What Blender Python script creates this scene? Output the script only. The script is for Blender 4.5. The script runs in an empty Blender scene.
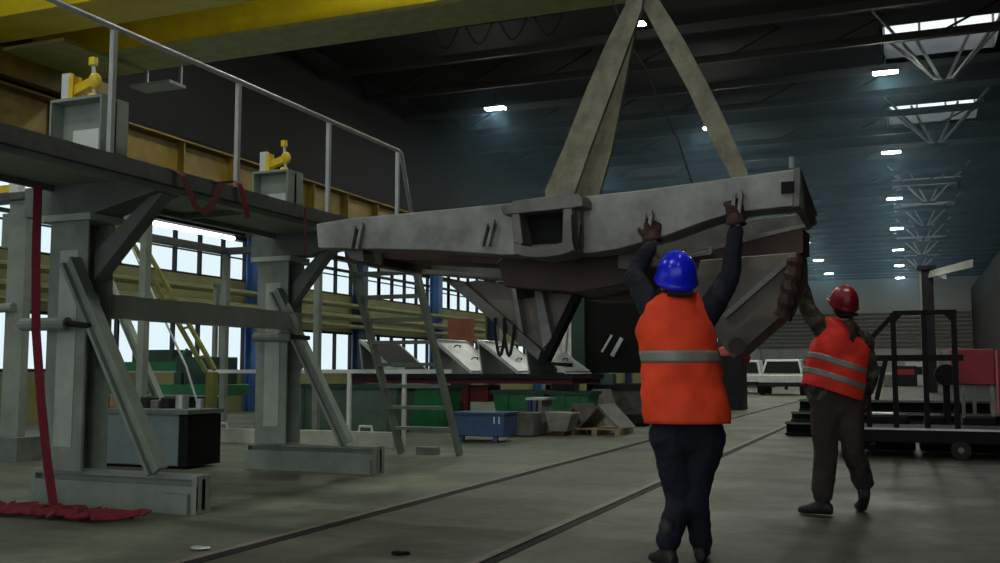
import bpy, bmesh, math, random
from mathutils import Vector, Matrix, noise
random.seed(7)
sc = bpy.context.scene
COL = sc.collection

# ------------------------------------------------------------------ camera
FPX = 1000.0
TH = math.atan(90.5 / 1000.0)
PS = math.atan(407 / math.hypot(1000, 90.5))
CAM = Vector((0, 0, 1.12))
FH = Vector((-math.sin(PS), math.cos(PS), 0))
RT = Vector((math.cos(PS), math.sin(PS), 0))
FW = FH * math.cos(TH) + Vector((0, 0, math.sin(TH)))
UP = -FH * math.sin(TH) + Vector((0, 0, math.cos(TH)))
cd = bpy.data.cameras.new('camera'); cam = bpy.data.objects.new('camera', cd); COL.objects.link(cam)
cd.sensor_width = 36.0; cd.lens = 36.0 * FPX / 1000.0; cd.clip_end = 400
cam.matrix_world = Matrix.Translation(CAM) @ Matrix((RT, UP, -FW)).transposed().to_4x4()
sc.camera = cam

# ------------------------------------------------------------------ world, exposure
sc.view_settings.view_transform = 'Standard'; sc.view_settings.look = 'None'
sc.view_settings.gamma = 1.0; sc.view_settings.use_curve_mapping = False
sc.view_settings.exposure = 0.0
w = bpy.data.worlds.new('world'); sc.world = w; w.use_nodes = True
w.node_tree.nodes['Background'].inputs[0].default_value = (0.86, 0.94, 0.98, 1)
w.node_tree.nodes['Background'].inputs[1].default_value = 1.15
LAMP = 270.0          # radiance of a ceiling lamp
HAZE = 0.0065
sc.cycles.use_denoising = True
sc.cycles.max_bounces = 6; sc.cycles.diffuse_bounces = 3; sc.cycles.volume_bounces = 0
sc.cycles.volume_step_rate = 6.0; sc.cycles.sample_clamp_indirect = 3.0
sc.cycles.use_light_tree = True

def ray(px, py):
    return FW * FPX + RT * (px - 500) + UP * (281.5 - py)
def PX(px, py, v): d = ray(px, py); return CAM + d * ((v - CAM.x) / d.x)
def PY(px, py, v): d = ray(px, py); return CAM + d * ((v - CAM.y) / d.y)
def PZ(px, py, v): d = ray(px, py); return CAM + d * ((v - CAM.z) / d.z)
def PD(px, py, D): d = ray(px, py); return CAM + d * (D / d.dot(FH))
def V(*a): return Vector(a)

# ------------------------------------------------------------------ materials
MATS = {}
def mat(name, col, rough=0.6, metal=0.0, var=0.25, scale=4.0, col2=None, bump=0.0, spec=0.5):
    if name in MATS: return MATS[name]
    m = bpy.data.materials.new(name); m.use_nodes = True; nt = m.node_tree; N = nt.nodes; L = nt.links
    b = N['Principled BSDF']
    b.inputs['Roughness'].default_value = rough; b.inputs['Metallic'].default_value = metal
    b.inputs['Specular IOR Level'].default_value = spec
    tc = N.new('ShaderNodeTexCoord'); nz = N.new('ShaderNodeTexNoise')
    nz.inputs['Scale'].default_value = scale; nz.inputs['Detail'].default_value = 5; nz.inputs['Roughness'].default_value = .65
    L.new(tc.outputs['Object'], nz.inputs['Vector'])
    cr = N.new('ShaderNodeValToRGB'); cr.color_ramp.elements[0].position = .36; cr.color_ramp.elements[1].position = .66
    c2 = col2 or tuple(c * (1 - var) for c in col)
    cr.color_ramp.elements[0].color = (*c2, 1); cr.color_ramp.elements[1].color = (*col, 1)
    L.new(nz.outputs['Fac'], cr.inputs['Fac']); L.new(cr.outputs['Color'], b.inputs['Base Color'])
    if bump:
        bp = N.new('ShaderNodeBump'); bp.inputs['Strength'].default_value = bump; bp.inputs['Distance'].default_value = .02
        L.new(nz.outputs['Fac'], bp.inputs['Height']); L.new(bp.outputs['Normal'], b.inputs['Normal'])
    MATS[name] = m; return m
def emit(name, col, s):
    if name in MATS: return MATS[name]
    m = bpy.data.materials.new(name); m.use_nodes = True; nt = m.node_tree; nt.nodes.clear()
    e = nt.nodes.new('ShaderNodeEmission'); e.inputs[0].default_value = (*col, 1); e.inputs[1].default_value = s
    o = nt.nodes.new('ShaderNodeOutputMaterial'); nt.links.new(e.outputs[0], o.inputs[0]); MATS[name] = m; return m

paint = mat('grey_green_paint', (.28, .32, .275), .5, 0, .3, 2.5)
paint_d = mat('grey_green_paint_dark', (.17, .195, .175), .55, 0, .4, 3)  # darker grey-green for brackets, cross beams and braces
deckm = mat('deck_steel', (.12, .125, .12), .55, .3, .4, 5)
rawsteel = mat('shot_blasted_steel', (.36, .36, .335), .65, .1, .3, 2.6, col2=(.16, .16, .15))
rawsteel2 = mat('mill_steel', (.20, .195, .18), .55, .4, .3, 3, col2=(.10, .095, .085))
primer = mat('brown_primer', (.075, .035, .028), .6, 0, .4, 4)
primer2 = mat('grey_brown_primer', (.21, .175, .145), .6, .1, .4, 3)
black = mat('black_steel', (.007, .0065, .007), .7, 0, .3, 4, spec=.2)
dark = mat('dark_steel', (.018, .018, .021), .65, 0, .4, 3, spec=.3)
ylw = mat('crane_yellow', (.72, .55, .01), .5, 0, .25, 1.5)
ylw_d = mat('crane_yellow_dark', (.24, .155, .012), .55, 0, .45, 1.2)  # darker yellow for the runway and end carriage
clampy = mat('clamp_yellow', (.85, .60, .02), .4, 0, .2, 8)
white = mat('white_paint', (.72, .74, .72), .45, 0, .15, 6)
galv = mat('galvanised', (.55, .57, .57), .4, .5, .2, 6)
silver = mat('sheet_metal', (.62, .65, .64), .35, .6, .25, 3)
green = mat('machine_green', (.02, .20, .07), .5, 0, .4, 3)
dgreen = mat('dark_green', (.02, .07, .045), .5, 0, .4, 3)
ggreen = mat('grey_green_tank', (.10, .17, .13), .6, 0, .35, 2)
blue = mat('column_blue', (.06, .16, .42), .5, 0, .35, 2)
dblue = mat('dark_blue', (.03, .05, .12), .5, 0, .3, 2)
binblue = mat('bin_blue', (.05, .11, .24), .5, 0, .3, 4)
crateb = mat('crate_blue_grey', (.19, .25, .26), .5, 0, .25, 2)
redm = mat('red_paint', (.38, .015, .03), .5, 0, .3, 3)
strapr = mat('red_webbing', (.19, .004, .018), .8, 0, .35, 20, bump=.3)
strapb = mat('faded_webbing', (.13, .03, .03), .85, 0, .4, 20, bump=.3)
brick = mat('rust_brown_panel', (.30, .10, .05), .7, 0, .3, 3)
slingm = mat('dirty_sling_webbing', (.30, .28, .20), .9, 0, .35, 7, col2=(.16, .145, .10), bump=.4)
wood = mat('pale_wood', (.45, .33, .18), .7, 0, .3, 8)
card = mat('cardboard', (.33, .19, .10), .8, 0, .25, 8)
olive = mat('olive_panel', (.24, .235, .10), .7, 0, .3, .8)
olived = mat('olive_bar', (.20, .20, .035), .6, 0, .35, 3)
navy = mat('navy_cloth', (.007, .009, .022), .9, 0, .4, 6, bump=.3)
orange = mat('orange_cloth', (1.0, .065, .012), .75, 0, .18, 5, bump=.25)
orange2 = mat('red_orange_cloth', (1.0, .038, .018), .75, 0, .18, 5, bump=.25)
tape = mat('grey_reflective_tape', (.28, .27, .24), .5, .2, .15, 12)
skin = mat('skin', (.50, .27, .18), .6, 0, .15, 10)
glovem = mat('dark_glove', (.055, .018, .015), .85, 0, .4, 20, bump=.3)
bootm = mat('boot_leather', (.018, .016, .015), .6, 0, .3, 12)
bluehat = mat('blue_helmet', (.01, .02, .75), .22, 0, .05, 3)
redhat = mat('dark_red_helmet', (.24, .006, .018), .35, 0, .1, 3)
hairm = mat('dark_hair', (.02, .015, .012), .9, 0, .3, 30)
rubber = mat('rubber', (.01, .01, .01), .8, 0, .3, 10)
hall_dark = mat('dark_roof_sheet', (.012, .0115, .014), .8, 0, .25, .4)
trussm = mat('roof_beam_grey', (.030, .028, .030), .7, 0, .3, .6)
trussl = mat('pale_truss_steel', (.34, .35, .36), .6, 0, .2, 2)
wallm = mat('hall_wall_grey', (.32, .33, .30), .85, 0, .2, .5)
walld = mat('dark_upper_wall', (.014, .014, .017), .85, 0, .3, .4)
lantern_in = mat('lantern_lining', (.45, .46, .47), .8, 0, .15, 1)

camo = bpy.data.materials.new('camouflage_cloth'); camo.use_nodes = True
_n = camo.node_tree; _b = _n.nodes['Principled BSDF']; _b.inputs['Roughness'].default_value = .9
_t = _n.nodes.new('ShaderNodeTexCoord'); _z = _n.nodes.new('ShaderNodeTexNoise'); _z.inputs['Scale'].default_value = 14
_r = _n.nodes.new('ShaderNodeValToRGB'); _r.color_ramp.interpolation = 'CONSTANT'
_r.color_ramp.elements[0].color = (.030, .024, .018, 1); _r.color_ramp.elements[1].position = .45; _r.color_ramp.elements[1].color = (.060, .052, .035, 1)
_e = _r.color_ramp.elements.new(.56); _e.color = (.12, .105, .075, 1)
_n.links.new(_t.outputs['Object'], _z.inputs['Vector']); _n.links.new(_z.outputs['Fac'], _r.inputs['Fac']); _n.links.new(_r.outputs['Color'], _b.inputs['Base Color'])
trous = mat('brown_trousers', (.062, .040, .034), .9, 0, .35, 8, bump=.3)

def floor_mat():
    m = bpy.data.materials.new('stained_concrete'); m.use_nodes = True; nt = m.node_tree; N = nt.nodes; L = nt.links
    b = N['Principled BSDF']; tc = N.new('ShaderNodeTexCoord')
    def nz(scale, detail, sx=1, sy=1):
        mp = N.new('ShaderNodeMapping'); mp.inputs['Scale'].default_value = (sx, sy, 1); L.new(tc.outputs['Object'], mp.inputs['Vector'])
        n = N.new('ShaderNodeTexNoise'); n.inputs['Scale'].default_value = scale; n.inputs['Detail'].default_value = detail
        n.inputs['Roughness'].default_value = .6; L.new(mp.outputs[0], n.inputs['Vector']); return n
    def ramp(src, p0, c0, p1, c1):
        r = N.new('ShaderNodeValToRGB'); r.color_ramp.elements[0].position = p0; r.color_ramp.elements[0].color = (*c0, 1)
        r.color_ramp.elements[1].position = p1; r.color_ramp.elements[1].color = (*c1, 1); L.new(src, r.inputs['Fac']); return r
    n1 = nz(.9, 6); r1 = ramp(n1.outputs['Fac'], .32, (.082, .092, .060), .68, (.215, .238, .158))
    n2 = nz(.6, 6, .6, 1.5); r2 = ramp(n2.outputs['Fac'], .42, (.45, .43, .41), .58, (1, 1, 1))
    mx = N.new('ShaderNodeMixRGB'); mx.blend_type = 'MULTIPLY'; mx.inputs[0].default_value = .8
    L.new(r1.outputs[0], mx.inputs[1]); L.new(r2.outputs[0], mx.inputs[2])
    n3 = nz(6, 6, 1, 1); r3 = ramp(n3.outputs['Fac'], .35, (.55, .55, .55), .6, (1, 1, 1))
    mx2 = N.new('ShaderNodeMixRGB'); mx2.blend_type = 'MULTIPLY'; mx2.inputs[0].default_value = .7
    L.new(mx.outputs[0], mx2.inputs[1]); L.new(r3.outputs[0], mx2.inputs[2])
    # floor colour darkens to the right of the track (its own ragged edge)
    sp = N.new('ShaderNodeSeparateXYZ'); L.new(tc.outputs['Object'], sp.inputs[0])
    n4 = nz(.5, 5); ad = N.new('ShaderNodeMath'); ad.operation = 'MULTIPLY_ADD'; ad.inputs[1].default_value = 2.6
    L.new(n4.outputs['Fac'], ad.inputs[0]); L.new(sp.outputs['X'], ad.inputs[2])
    mr = N.new('ShaderNodeMapRange'); mr.inputs['From Min'].default_value = -1.2; mr.inputs['From Max'].default_value = .5
    L.new(ad.outputs[0], mr.inputs['Value'])
    mx3 = N.new('ShaderNodeMixRGB'); mx3.blend_type = 'MULTIPLY'; L.new(mr.outputs[0], mx3.inputs[0])
    L.new(mx2.outputs[0], mx3.inputs[1]); mx3.inputs[2].default_value = (.20, .17, .175, 1)
    # darker used strip between the two rails
    n5 = nz(.8, 5); ad2 = N.new('ShaderNodeMath'); ad2.operation = 'MULTIPLY_ADD'; ad2.inputs[1].default_value = .5
    L.new(n5.outputs['Fac'], ad2.inputs[0]); L.new(sp.outputs['X'], ad2.inputs[2])
    rr = N.new('ShaderNodeValToRGB'); mr2 = N.new('ShaderNodeMapRange'); mr2.inputs['From Min'].default_value = -5; mr2.inputs['From Max'].default_value = -1
    L.new(ad2.outputs[0], mr2.inputs['Value']); L.new(mr2.outputs[0], rr.inputs['Fac'])
    e = rr.color_ramp.elements; e[0].position = .28; e[0].color = (0, 0, 0, 1); e[1].position = .34; e[1].color = (1, 1, 1, 1)
    q = e.new(.66); q.color = (1, 1, 1, 1); q = e.new(.75); q.color = (0, 0, 0, 1)
    mx4 = N.new('ShaderNodeMixRGB'); mx4.blend_type = 'MULTIPLY'; L.new(rr.outputs[0], mx4.inputs[0])
    L.new(mx3.outputs[0], mx4.inputs[1]); mx4.inputs[2].default_value = (.66, .62, .60, 1)
    L.new(mx4.outputs[0], b.inputs['Base Color'])
    r5 = ramp(n1.outputs['Fac'], .3, (.45, .45, .45), .7, (.75, .75, .75)); L.new(r5.outputs[0], b.inputs['Roughness'])
    bp = N.new('ShaderNodeBump'); bp.inputs['Strength'].default_value = .25; bp.inputs['Distance'].default_value = .02
    L.new(n3.outputs['Fac'], bp.inputs['Height']); L.new(bp.outputs[0], b.inputs['Normal'])
    return m
def glass_mat():
    m = bpy.data.materials.new('dusty_glass'); m.use_nodes = True; nt = m.node_tree; N = nt.nodes; N.clear()
    t = N.new('ShaderNodeBsdfTransparent'); t.inputs[0].default_value = (.93, .97, .98, 1)
    g = N.new('ShaderNodeBsdfGlossy'); g.inputs['Roughness'].default_value = .15
    x = N.new('ShaderNodeMixShader'); x.inputs[0].default_value = .05; o = N.new('ShaderNodeOutputMaterial')
    nt.links.new(t.outputs[0], x.inputs[1]); nt.links.new(g.outputs[0], x.inputs[2]); nt.links.new(x.outputs[0], o.inputs[0]); return m
glass = glass_mat()

# ------------------------------------------------------------------ object helpers
WL = {}
def wloc(o):
    return WL.get(o.name, Vector((0, 0, 0))) if o else Vector((0, 0, 0))
def tag(o, label=None, cat=None, group=None, kind=None):
    if label: o['label'] = label
    if cat: o['category'] = cat
    if group: o['group'] = group
    if kind: o['kind'] = kind
    return o
def empty(name, loc, label, cat, group=None):
    o = bpy.data.objects.new(name, None); COL.objects.link(o); o.location = loc; o.empty_display_size = .1
    WL[o.name] = Vector(loc); return tag(o, label, cat, group)
def link_mesh(name, me, m, parent=None, smooth=False, origin=None):
    if parent is not None: off = wloc(parent)
    else:
        if origin is not None: off = Vector(origin)
        else:
            cs = [v.co for v in me.vertices]
            off = Vector(((min(c.x for c in cs) + max(c.x for c in cs)) / 2, (min(c.y for c in cs) + max(c.y for c in cs)) / 2, min(c.z for c in cs)))
    me.transform(Matrix.Translation(-off))
    me.materials.clear()
    for mm in (m if isinstance(m, (list, tuple)) else [m]): me.materials.append(mm)
    if smooth:
        me.polygons.foreach_set('use_smooth', [True] * len(me.polygons))
    o = bpy.data.objects.new(name, me); COL.objects.link(o)
    if parent is not None: o.parent = parent
    else: o.location = off
    WL[o.name] = off; return o
def copy_tree(o, parent=None):
    c = o.copy(); COL.objects.link(c); c.parent = parent; WL[c.name] = WL.get(o.name, Vector((0, 0, 0)))
    for ch in o.children: copy_tree(ch, c)
    return c

class MB:
    def __init__(s): s.bm = bmesh.new()
    def hull(s, bot, top):
        n = len(bot); a = [s.bm.verts.new(p) for p in bot]; b = [s.bm.verts.new(p) for p in top]
        s.bm.faces.new(a[::-1]); s.bm.faces.new(b)
        for i in range(n): s.bm.faces.new((a[i], a[(i + 1) % n], b[(i + 1) % n], b[i]))
        return s
    def box(s, x0, x1, y0, y1, z0, z1):
        return s.hull([V(x0, y0, z0), V(x1, y0, z0), V(x1, y1, z0), V(x0, y1, z0)], [V(x0, y0, z1), V(x1, y0, z1), V(x1, y1, z1), V(x0, y1, z1)])
    def prism(s, pts, vec):
        vec = Vector(vec); return s.hull([Vector(p) for p in pts], [Vector(p) + vec for p in pts])
    def beam(s, p0, p1, wd, h, side=None):
        p0, p1 = Vector(p0), Vector(p1); d = (p1 - p0).normalized()
        sd = Vector(side) if side is not None else d.cross(V(0, 0, 1))
        if sd.length < 1e-4: sd = V(1, 0, 0)
        sd = (sd - d * sd.dot(d)).normalized(); u = sd.cross(d).normalized()
        q = [sd * (a * wd / 2) + u * (b * h / 2) for a, b in ((-1, -1), (1, -1), (1, 1), (-1, 1))]
        return s.hull([p0 + k for k in q], [p1 + k for k in q])
    def ibeam(s, p0, p1, wd, h, t=.015, side=None):
        p0, p1 = Vector(p0), Vector(p1); d = (p1 - p0).normalized()
        sd = Vector(side) if side is not None else d.cross(V(0, 0, 1))
        sd = (sd - d * sd.dot(d)).normalized(); u = sd.cross(d).normalized()
        s.beam(p0 + u * (h / 2 - t / 2), p1 + u * (h / 2 - t / 2), wd, t, sd); s.beam(p0 - u * (h / 2 - t / 2), p1 - u * (h / 2 - t / 2), wd, t, sd)
        return s.beam(p0, p1, t, h - 2 * t, sd)
    def tube(s, pts, r, n=8):
        pts = [Vector(p) for p in pts]; rs = r if isinstance(r, (list, tuple)) else [r] * len(pts)
        prev = None; rings = []; ref = None
        for i, p in enumerate(pts):
            d = (pts[min(i + 1, len(pts) - 1)] - pts[max(i - 1, 0)]).normalized()
            if ref is None: ref = V(0, 0, 1) if abs(d.z) < .9 else V(1, 0, 0)
            a = (ref - d * ref.dot(d)).normalized(); ref = a; b = d.cross(a)
            rings.append([s.bm.verts.new(p + (a * math.cos(2 * math.pi * k / n) + b * math.sin(2 * math.pi * k / n)) * rs[i]) for k in range(n)])
        for r0, r1 in zip(rings, rings[1:]):
            for k in range(n): s.bm.faces.new((r0[k], r0[(k + 1) % n], r1[(k + 1) % n], r1[k]))
        s.bm.faces.new(rings[0][::-1]); s.bm.faces.new(rings[-1]); return s
    def strap(s, pts, wd, t, side):
        pts = [Vector(p) for p in pts]; rings = []
        sides = side if isinstance(side, list) else [side] * len(pts)
        for i, p in enumerate(pts):
            d = (pts[min(i + 1, len(pts) - 1)] - pts[max(i - 1, 0)]).normalized()
            sd = Vector(sides[i]); sd = (sd - d * sd.dot(d)).normalized(); u = sd.cross(d)
            ww = wd[i] if isinstance(wd, (list, tuple)) else wd
            rings.append([s.bm.verts.new(p + sd * (a * ww / 2) + u * (b * t / 2)) for a, b in ((-1, -1), (0, -1.5), (1, -1), (1, 1), (0, .5), (-1, 1))])
        for r0, r1 in zip(rings, rings[1:]):
            for k in range(6): s.bm.faces.new((r0[k], r0[(k + 1) % 6], r1[(k + 1) % 6], r1[k]))
        s.bm.faces.new(rings[0][::-1]); s.bm.faces.new(rings[-1]); return s
    def loft(s, rings, cap=True):
        R = [[s.bm.verts.new(p) for p in r] for r in rings]; n = len(R[0])
        for r0, r1 in zip(R, R[1:]):
            for k in range(n): s.bm.faces.new((r0[k], r0[(k + 1) % n], r1[(k + 1) % n], r1[k]))
        if cap: s.bm.faces.new(R[0][::-1]); s.bm.faces.new(R[-1])
        return s
    def ball(s, c, rx, ry, rz, rot=None, seg=16):
        M = Matrix.Translation(Vector(c)) @ (rot.to_4x4() if rot else Matrix.Identity(4)) @ Matrix.Diagonal((rx, ry, rz, 1))
        bmesh.ops.create_uvsphere(s.bm, u_segments=seg, v_segments=seg // 2 + 2, radius=1, matrix=M); return s
    def mesh(s, name, bevel=0):
        bmesh.ops.recalc_face_normals(s.bm, faces=s.bm.faces)
        if bevel:
            bmesh.ops.bevel(s.bm, geom=[e for e in s.bm.edges if len(e.link_faces) == 2 and e.calc_face_angle(0) > .6], offset=bevel, segments=1, affect='EDGES', clamp_overlap=True)
        me = bpy.data.meshes.new(name); s.bm.to_mesh(me); s.bm.free(); return me
    def build(s, name, m, parent=None, smooth=False, bevel=0, origin=None):
        return link_mesh(name, s.mesh(name, bevel), m, parent, smooth, origin)
def remesh(mb, name, m, parent, voxel=.012, smooth=3, fold=0, fscale=9):
    me = mb.mesh(name); tmp = bpy.data.objects.new('tmp', me); COL.objects.link(tmp)
    md = tmp.modifiers.new('r', 'REMESH'); md.mode = 'VOXEL'; md.voxel_size = voxel
    ms = tmp.modifiers.new('s', 'SMOOTH'); ms.iterations = smooth; ms.factor = .6
    dg = bpy.context.evaluated_depsgraph_get(); dg.update()
    out = bpy.data.meshes.new_from_object(tmp.evaluated_get(dg)); bpy.data.objects.remove(tmp); out.name = name
    if fold:
        nrm = [v.normal.copy() for v in out.vertices]
        for v, nn in zip(out.vertices, nrm):
            q = v.co * fscale; v.co += nn * fold * (noise.noise(V(q.x, q.y, q.z * .6)) + .5 * noise.noise(q * 2.3))
    return link_mesh(name, out, m, parent, True)
def struct(o): o['kind'] = 'structure'; return o

# ================================================================== THE HALL
XW, XE, Y0, YE, ZC = -17.6, 20.3, -10.0, 112.0, 11.6
struct(MB().box(XW - .4, XE + .3, Y0, YE + .3, -.3, 0).build('floor', floor_mat(), origin=(0, 0, 0)))
# lantern openings in the roof
LANT = [(31.9, 36.1), (41.9, 46.1), (58.3, 62), (66.7, 69.5), (83, 87), (95, 99)]
LX0, LX1 = -.35, 3.05
mb = MB(); mb.box(XW - .3, LX0, Y0, YE, ZC, ZC + .25); mb.box(LX1, XE + .3, Y0, YE, ZC, ZC + .25)
yy = Y0
for a, b in LANT: mb.box(LX0, LX1, yy, a, ZC, ZC + .25); yy = b
mb.box(LX0, LX1, yy, YE, ZC, ZC + .25)
struct(mb.build('ceiling', hall_dark))
ords = ['nearest', 'second', 'third', 'fourth', 'fifth', 'sixth']
for i, (a, b) in enumerate(LANT):
    t = empty('roof_lantern', (1.35, (a + b) / 2, ZC), f'pale glazed roof lantern opening over the right side, {ords[i]} one down the hall', 'skylight', 'roof lanterns')
    m1 = MB(); H = .75
    for x0, x1, y0, y1 in ((LX0 - .08, LX0, a, b), (LX1, LX1 + .08, a, b), (LX0, LX1, b, b + .08), (LX0, LX1, a - .08, a)): m1.box(x0, x1, y0, y1, ZC, ZC + H)
    m1.build('lining', lantern_in, t)
    m2 = MB()
    for k in range(4):
        x = LX0 + (LX1 - LX0) * k / 3; m2.box(x - .04, x + .04, b + .01, b + .07, ZC + H, ZC + H + 1.2)
        m2.box(x - .04, x + .04, a - .07, a - .01, ZC + H, ZC + H + 1.2)
    for yq in (a - .07, b + .01):
        m2.box(LX0, LX1, yq, yq + .06, ZC + H + 1.14, ZC + H + 1.2); m2.box(LX0, LX1, yq, yq + .06, ZC + H, ZC + H + .06)
    for xq in (LX0 - .08, LX1 + .02): m2.box(xq, xq + .06, a, b, ZC + H + 1.14, ZC + H + 1.2)
    m2.build('glazing_bars', trussl, t)
    m3 = MB(); cx = (LX0 + LX1) / 2
    m3.prism([V(LX0 - .1, a - .1, ZC + H + 1.2), V(cx, a - .1, ZC + H + 1.7), V(LX1 + .1, a - .1, ZC + H + 1.2), V(cx, a - .1, ZC + H + 1.62)], (0, b - a + .2, 0))
    m3.build('cover', lantern_in, t)
# walls
wl = MB(); segs = [(Y0, 112)]
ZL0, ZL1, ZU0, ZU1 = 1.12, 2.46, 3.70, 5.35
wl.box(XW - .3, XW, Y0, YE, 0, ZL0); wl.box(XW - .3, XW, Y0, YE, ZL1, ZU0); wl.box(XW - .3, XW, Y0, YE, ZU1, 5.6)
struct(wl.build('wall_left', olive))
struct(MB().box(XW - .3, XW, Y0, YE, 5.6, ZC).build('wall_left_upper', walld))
for i in range(21):
    y0 = Y0 + 6 * i + (0); 
    if y0 + 6 > YE: break
    # glazed bay between two columns (upper ribbon and lower ribbon)
    f = MB()
    for z0, z1 in ((ZU0, ZU1), (ZL0, ZL1)):
        f.box(XW - .2, XW - .08, y0, y0 + 6, z0, z0 + .07); f.box(XW - .2, XW - .08, y0, y0 + 6, z1 - .07, z1)
        for k in range(7): f.box(XW - .2, XW - .08, y0 + k - .03, y0 + k + .03, z0, z1)
    f.box(XW - .2, XW - .05, y0, y0 + 6, 4.52, 4.60); f.box(XW - .25, XW - .02, y0, y0 + 6, 4.88, 5.03); f.box(XW - .2, XW - .08, y0, y0 + 6, 4.36, 4.39)
    wf = struct(f.build(f'window_{i + 1}', dark))
    g = MB(); g.box(XW - .15, XW - .14, y0 + .03, y0 + 5.97, ZU0 + .02, ZU1 - .02); g.box(XW - .15, XW - .14, y0 + .03, y0 + 5.97, ZL0 + .02, ZL1 - .02)
    g.build('window_pane', glass, wf)
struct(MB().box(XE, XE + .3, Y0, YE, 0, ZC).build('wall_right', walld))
struct(MB().box(XW - .3, -13, Y0 - .3, Y0, 0, ZC).box(9, XE + .3, Y0 - .3, Y0, 0, ZC).box(-13, 9, Y0 - .3, Y0, 8, ZC).build('wall_near', walld))   # wide unseen gap added to let daylight onto camera-facing sides
struct(MB().box(XW - .3, XE + .3, YE, YE + .3, 0, ZC).build('wall_far', mat('far_wall_paint', (.42, .43, .41), .85, 0, .15, .3)))
e = MB()
for k in range(9):
    z = 3.7 + k * .42; e.box(XW, XE, YE - .25 - .05 * (k % 2), YE - .02, z, z + .22)
struct(e.build('trim_1', mat('far_slats', (.16, .16, .15), .8)))
e = MB()
for k in range(20): e.box(-17 + k * 2, -16.8 + k * 2, YE - .3, YE - .02, 0, 3.6)
struct(e.build('trim_2', mat('beige', (.42, .42, .36), .8)))
# wall columns, every six metres
for i in range(20):
    y = -12 + 6 * i
    mblue = blue if i % 2 == 0 else dblue
    c = MB().ibeam(V(XW + .25, y, 0), V(XW + .25, y, 5.7), .34, .42, .05, side=(0, 1, 0)).build('wall_column', mblue)
    cd_ = round(math.hypot(XW, y))
    nm = {24: 'left of the second platform leg', 30: 'behind the ladder top', 36: 'right of the ladder', 42: 'just right of the ladder, farther off'}.get(y)
    tag(c, f"{'blue' if i % 2 == 0 else 'dark blue'} steel wall column {nm or 'in the window wall, number %d from the near end' % (i + 1)}", 'column', 'wall columns')
# roof beams across the hall
rb = None
for i in range(31):
    y = 18.5 + 3.05 * i
    mb = MB().box(XW, XE, y - .09, y + .09, 10.72, 10.95)
    if i % 2 == 0:
        for k in range(13): x = XW + 1 + k * 3; mb.beam(V(x, y, 10.95), V(x + 1.4, y, 11.6), .06, .06)
    struct(mb.build(f'trim_{10 + i}', trussm))
# V shaped trusses under the lanterns
for i, (a, b) in enumerate([(x, 0) for x in (32.8, 42.0, 56.5, 66, 74, 82.2, 93)]):
    t = empty('lantern_truss', (1.35, a, 10.0), f'pale V-shaped roof truss hanging below the lanterns, {(ords + ["seventh"])[i]} from the front', 'roof truss', 'V trusses under the lanterns')
    for dx in (-1.7, -.85, .85, 1.7):
        MB().beam(V(1.35 + dx, a, 11.6), V(1.35 + dx * .1, a, 10.0), .07, .09).build('brace', trussl, t)
    MB().box(1.0, 1.7, a - .06, a + .06, 9.93, 10.02).build('node_plate', dark, t)
    for s in (-1, 1):
        MB().beam(V(1.35 + s * 1.9, a - 2.6, 11.55), V(1.35 + s * .3, a - .1, 10.1), .06, .08).build('diagonal', trussl, t)

# ceiling lamps
lampw = emit('lamp_face', (.96, 1.0, .88), LAMP)
def lamp(x, y, row, idx):
    t = empty('ceiling_lamp', (x, y, 10.2), f'bright white ceiling lamp, {row}, {idx}', 'lamp', 'ceiling lamps')
    MB().box(x - .37, x + .37, y - .16, y + .16, 10.22, 10.30).build('housing', dark, t)
    MB().box(x - .35, x + .35, y - .14, y + .14, 10.19, 10.22).build('diffuser', lampw, t)
    MB().tube([V(x, y, 10.3), V(x, y, 10.75)], .02, 6).build('hanger', dark, t)
nth = ['first', 'second', 'third', 'fourth', 'fifth', 'sixth', 'seventh', 'eighth', 'ninth', 'tenth']
for X, ys, row in ((-.3, [32 + 12 * k for k in range(7)], 'right-hand row'), (-6.4, [25 + 12 * k for k in range(7)], 'middle row'), (-12.9, [31.4 + 12 * k for k in range(6)], 'left-hand row')):
    for k, y in enumerate(ys): lamp(X, y, row, nth[k] + ' from the front')
    for k, y in enumerate((ys[0] - 12, ys[0] - 24, ys[0] - 36)): lamp(X, y, row, ('above the near work area', 'above the camera position', 'behind the camera position')[k])

# haze in the hall
if HAZE:
    hz = MB().box(XW + .5, 6.0, 30, YE - .5, 6.8, 10.6).build('haze', white)
    hm = bpy.data.materials.new('workshop_haze'); hm.use_nodes = True; nt = hm.node_tree; nt.nodes.clear()
    vs = nt.nodes.new('ShaderNodeVolumeScatter'); vs.inputs['Density'].default_value = HAZE; vs.inputs['Color'].default_value = (.42, .74, 1, 1)
    vs.inputs['Anisotropy'].default_value = .3
    oo = nt.nodes.new('ShaderNodeOutputMaterial'); nt.links.new(vs.outputs[0], oo.inputs['Volume'])
    hz.data.materials[0] = hm; tag(hz, 'thin bluish haze hanging under the ceiling lamps', 'haze', kind='stuff')

# crane runway beam on the left wall
t = empty('crane_runway', (-16.9, 49, 5.95), 'dark yellow crane runway beam along the window wall', 'crane rail')
MB().ibeam(V(-16.9, Y0 + .5, 6.45), V(-16.9, YE - .5, 6.45), .5, 1.0, .05).build('girder', ylw_d, t)
s_ = MB()
for k in range(38): MB().box(-16.95, -16.68, k * 2 + 13.98, k * 2 + 14.02, 6.0, 6.9).build('stiffener', ylw_d, t); MB().box(-16.95, -16.85, Y0 + .5, YE - .5, 6.95, 7.05).build('rail', dark, t)
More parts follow.
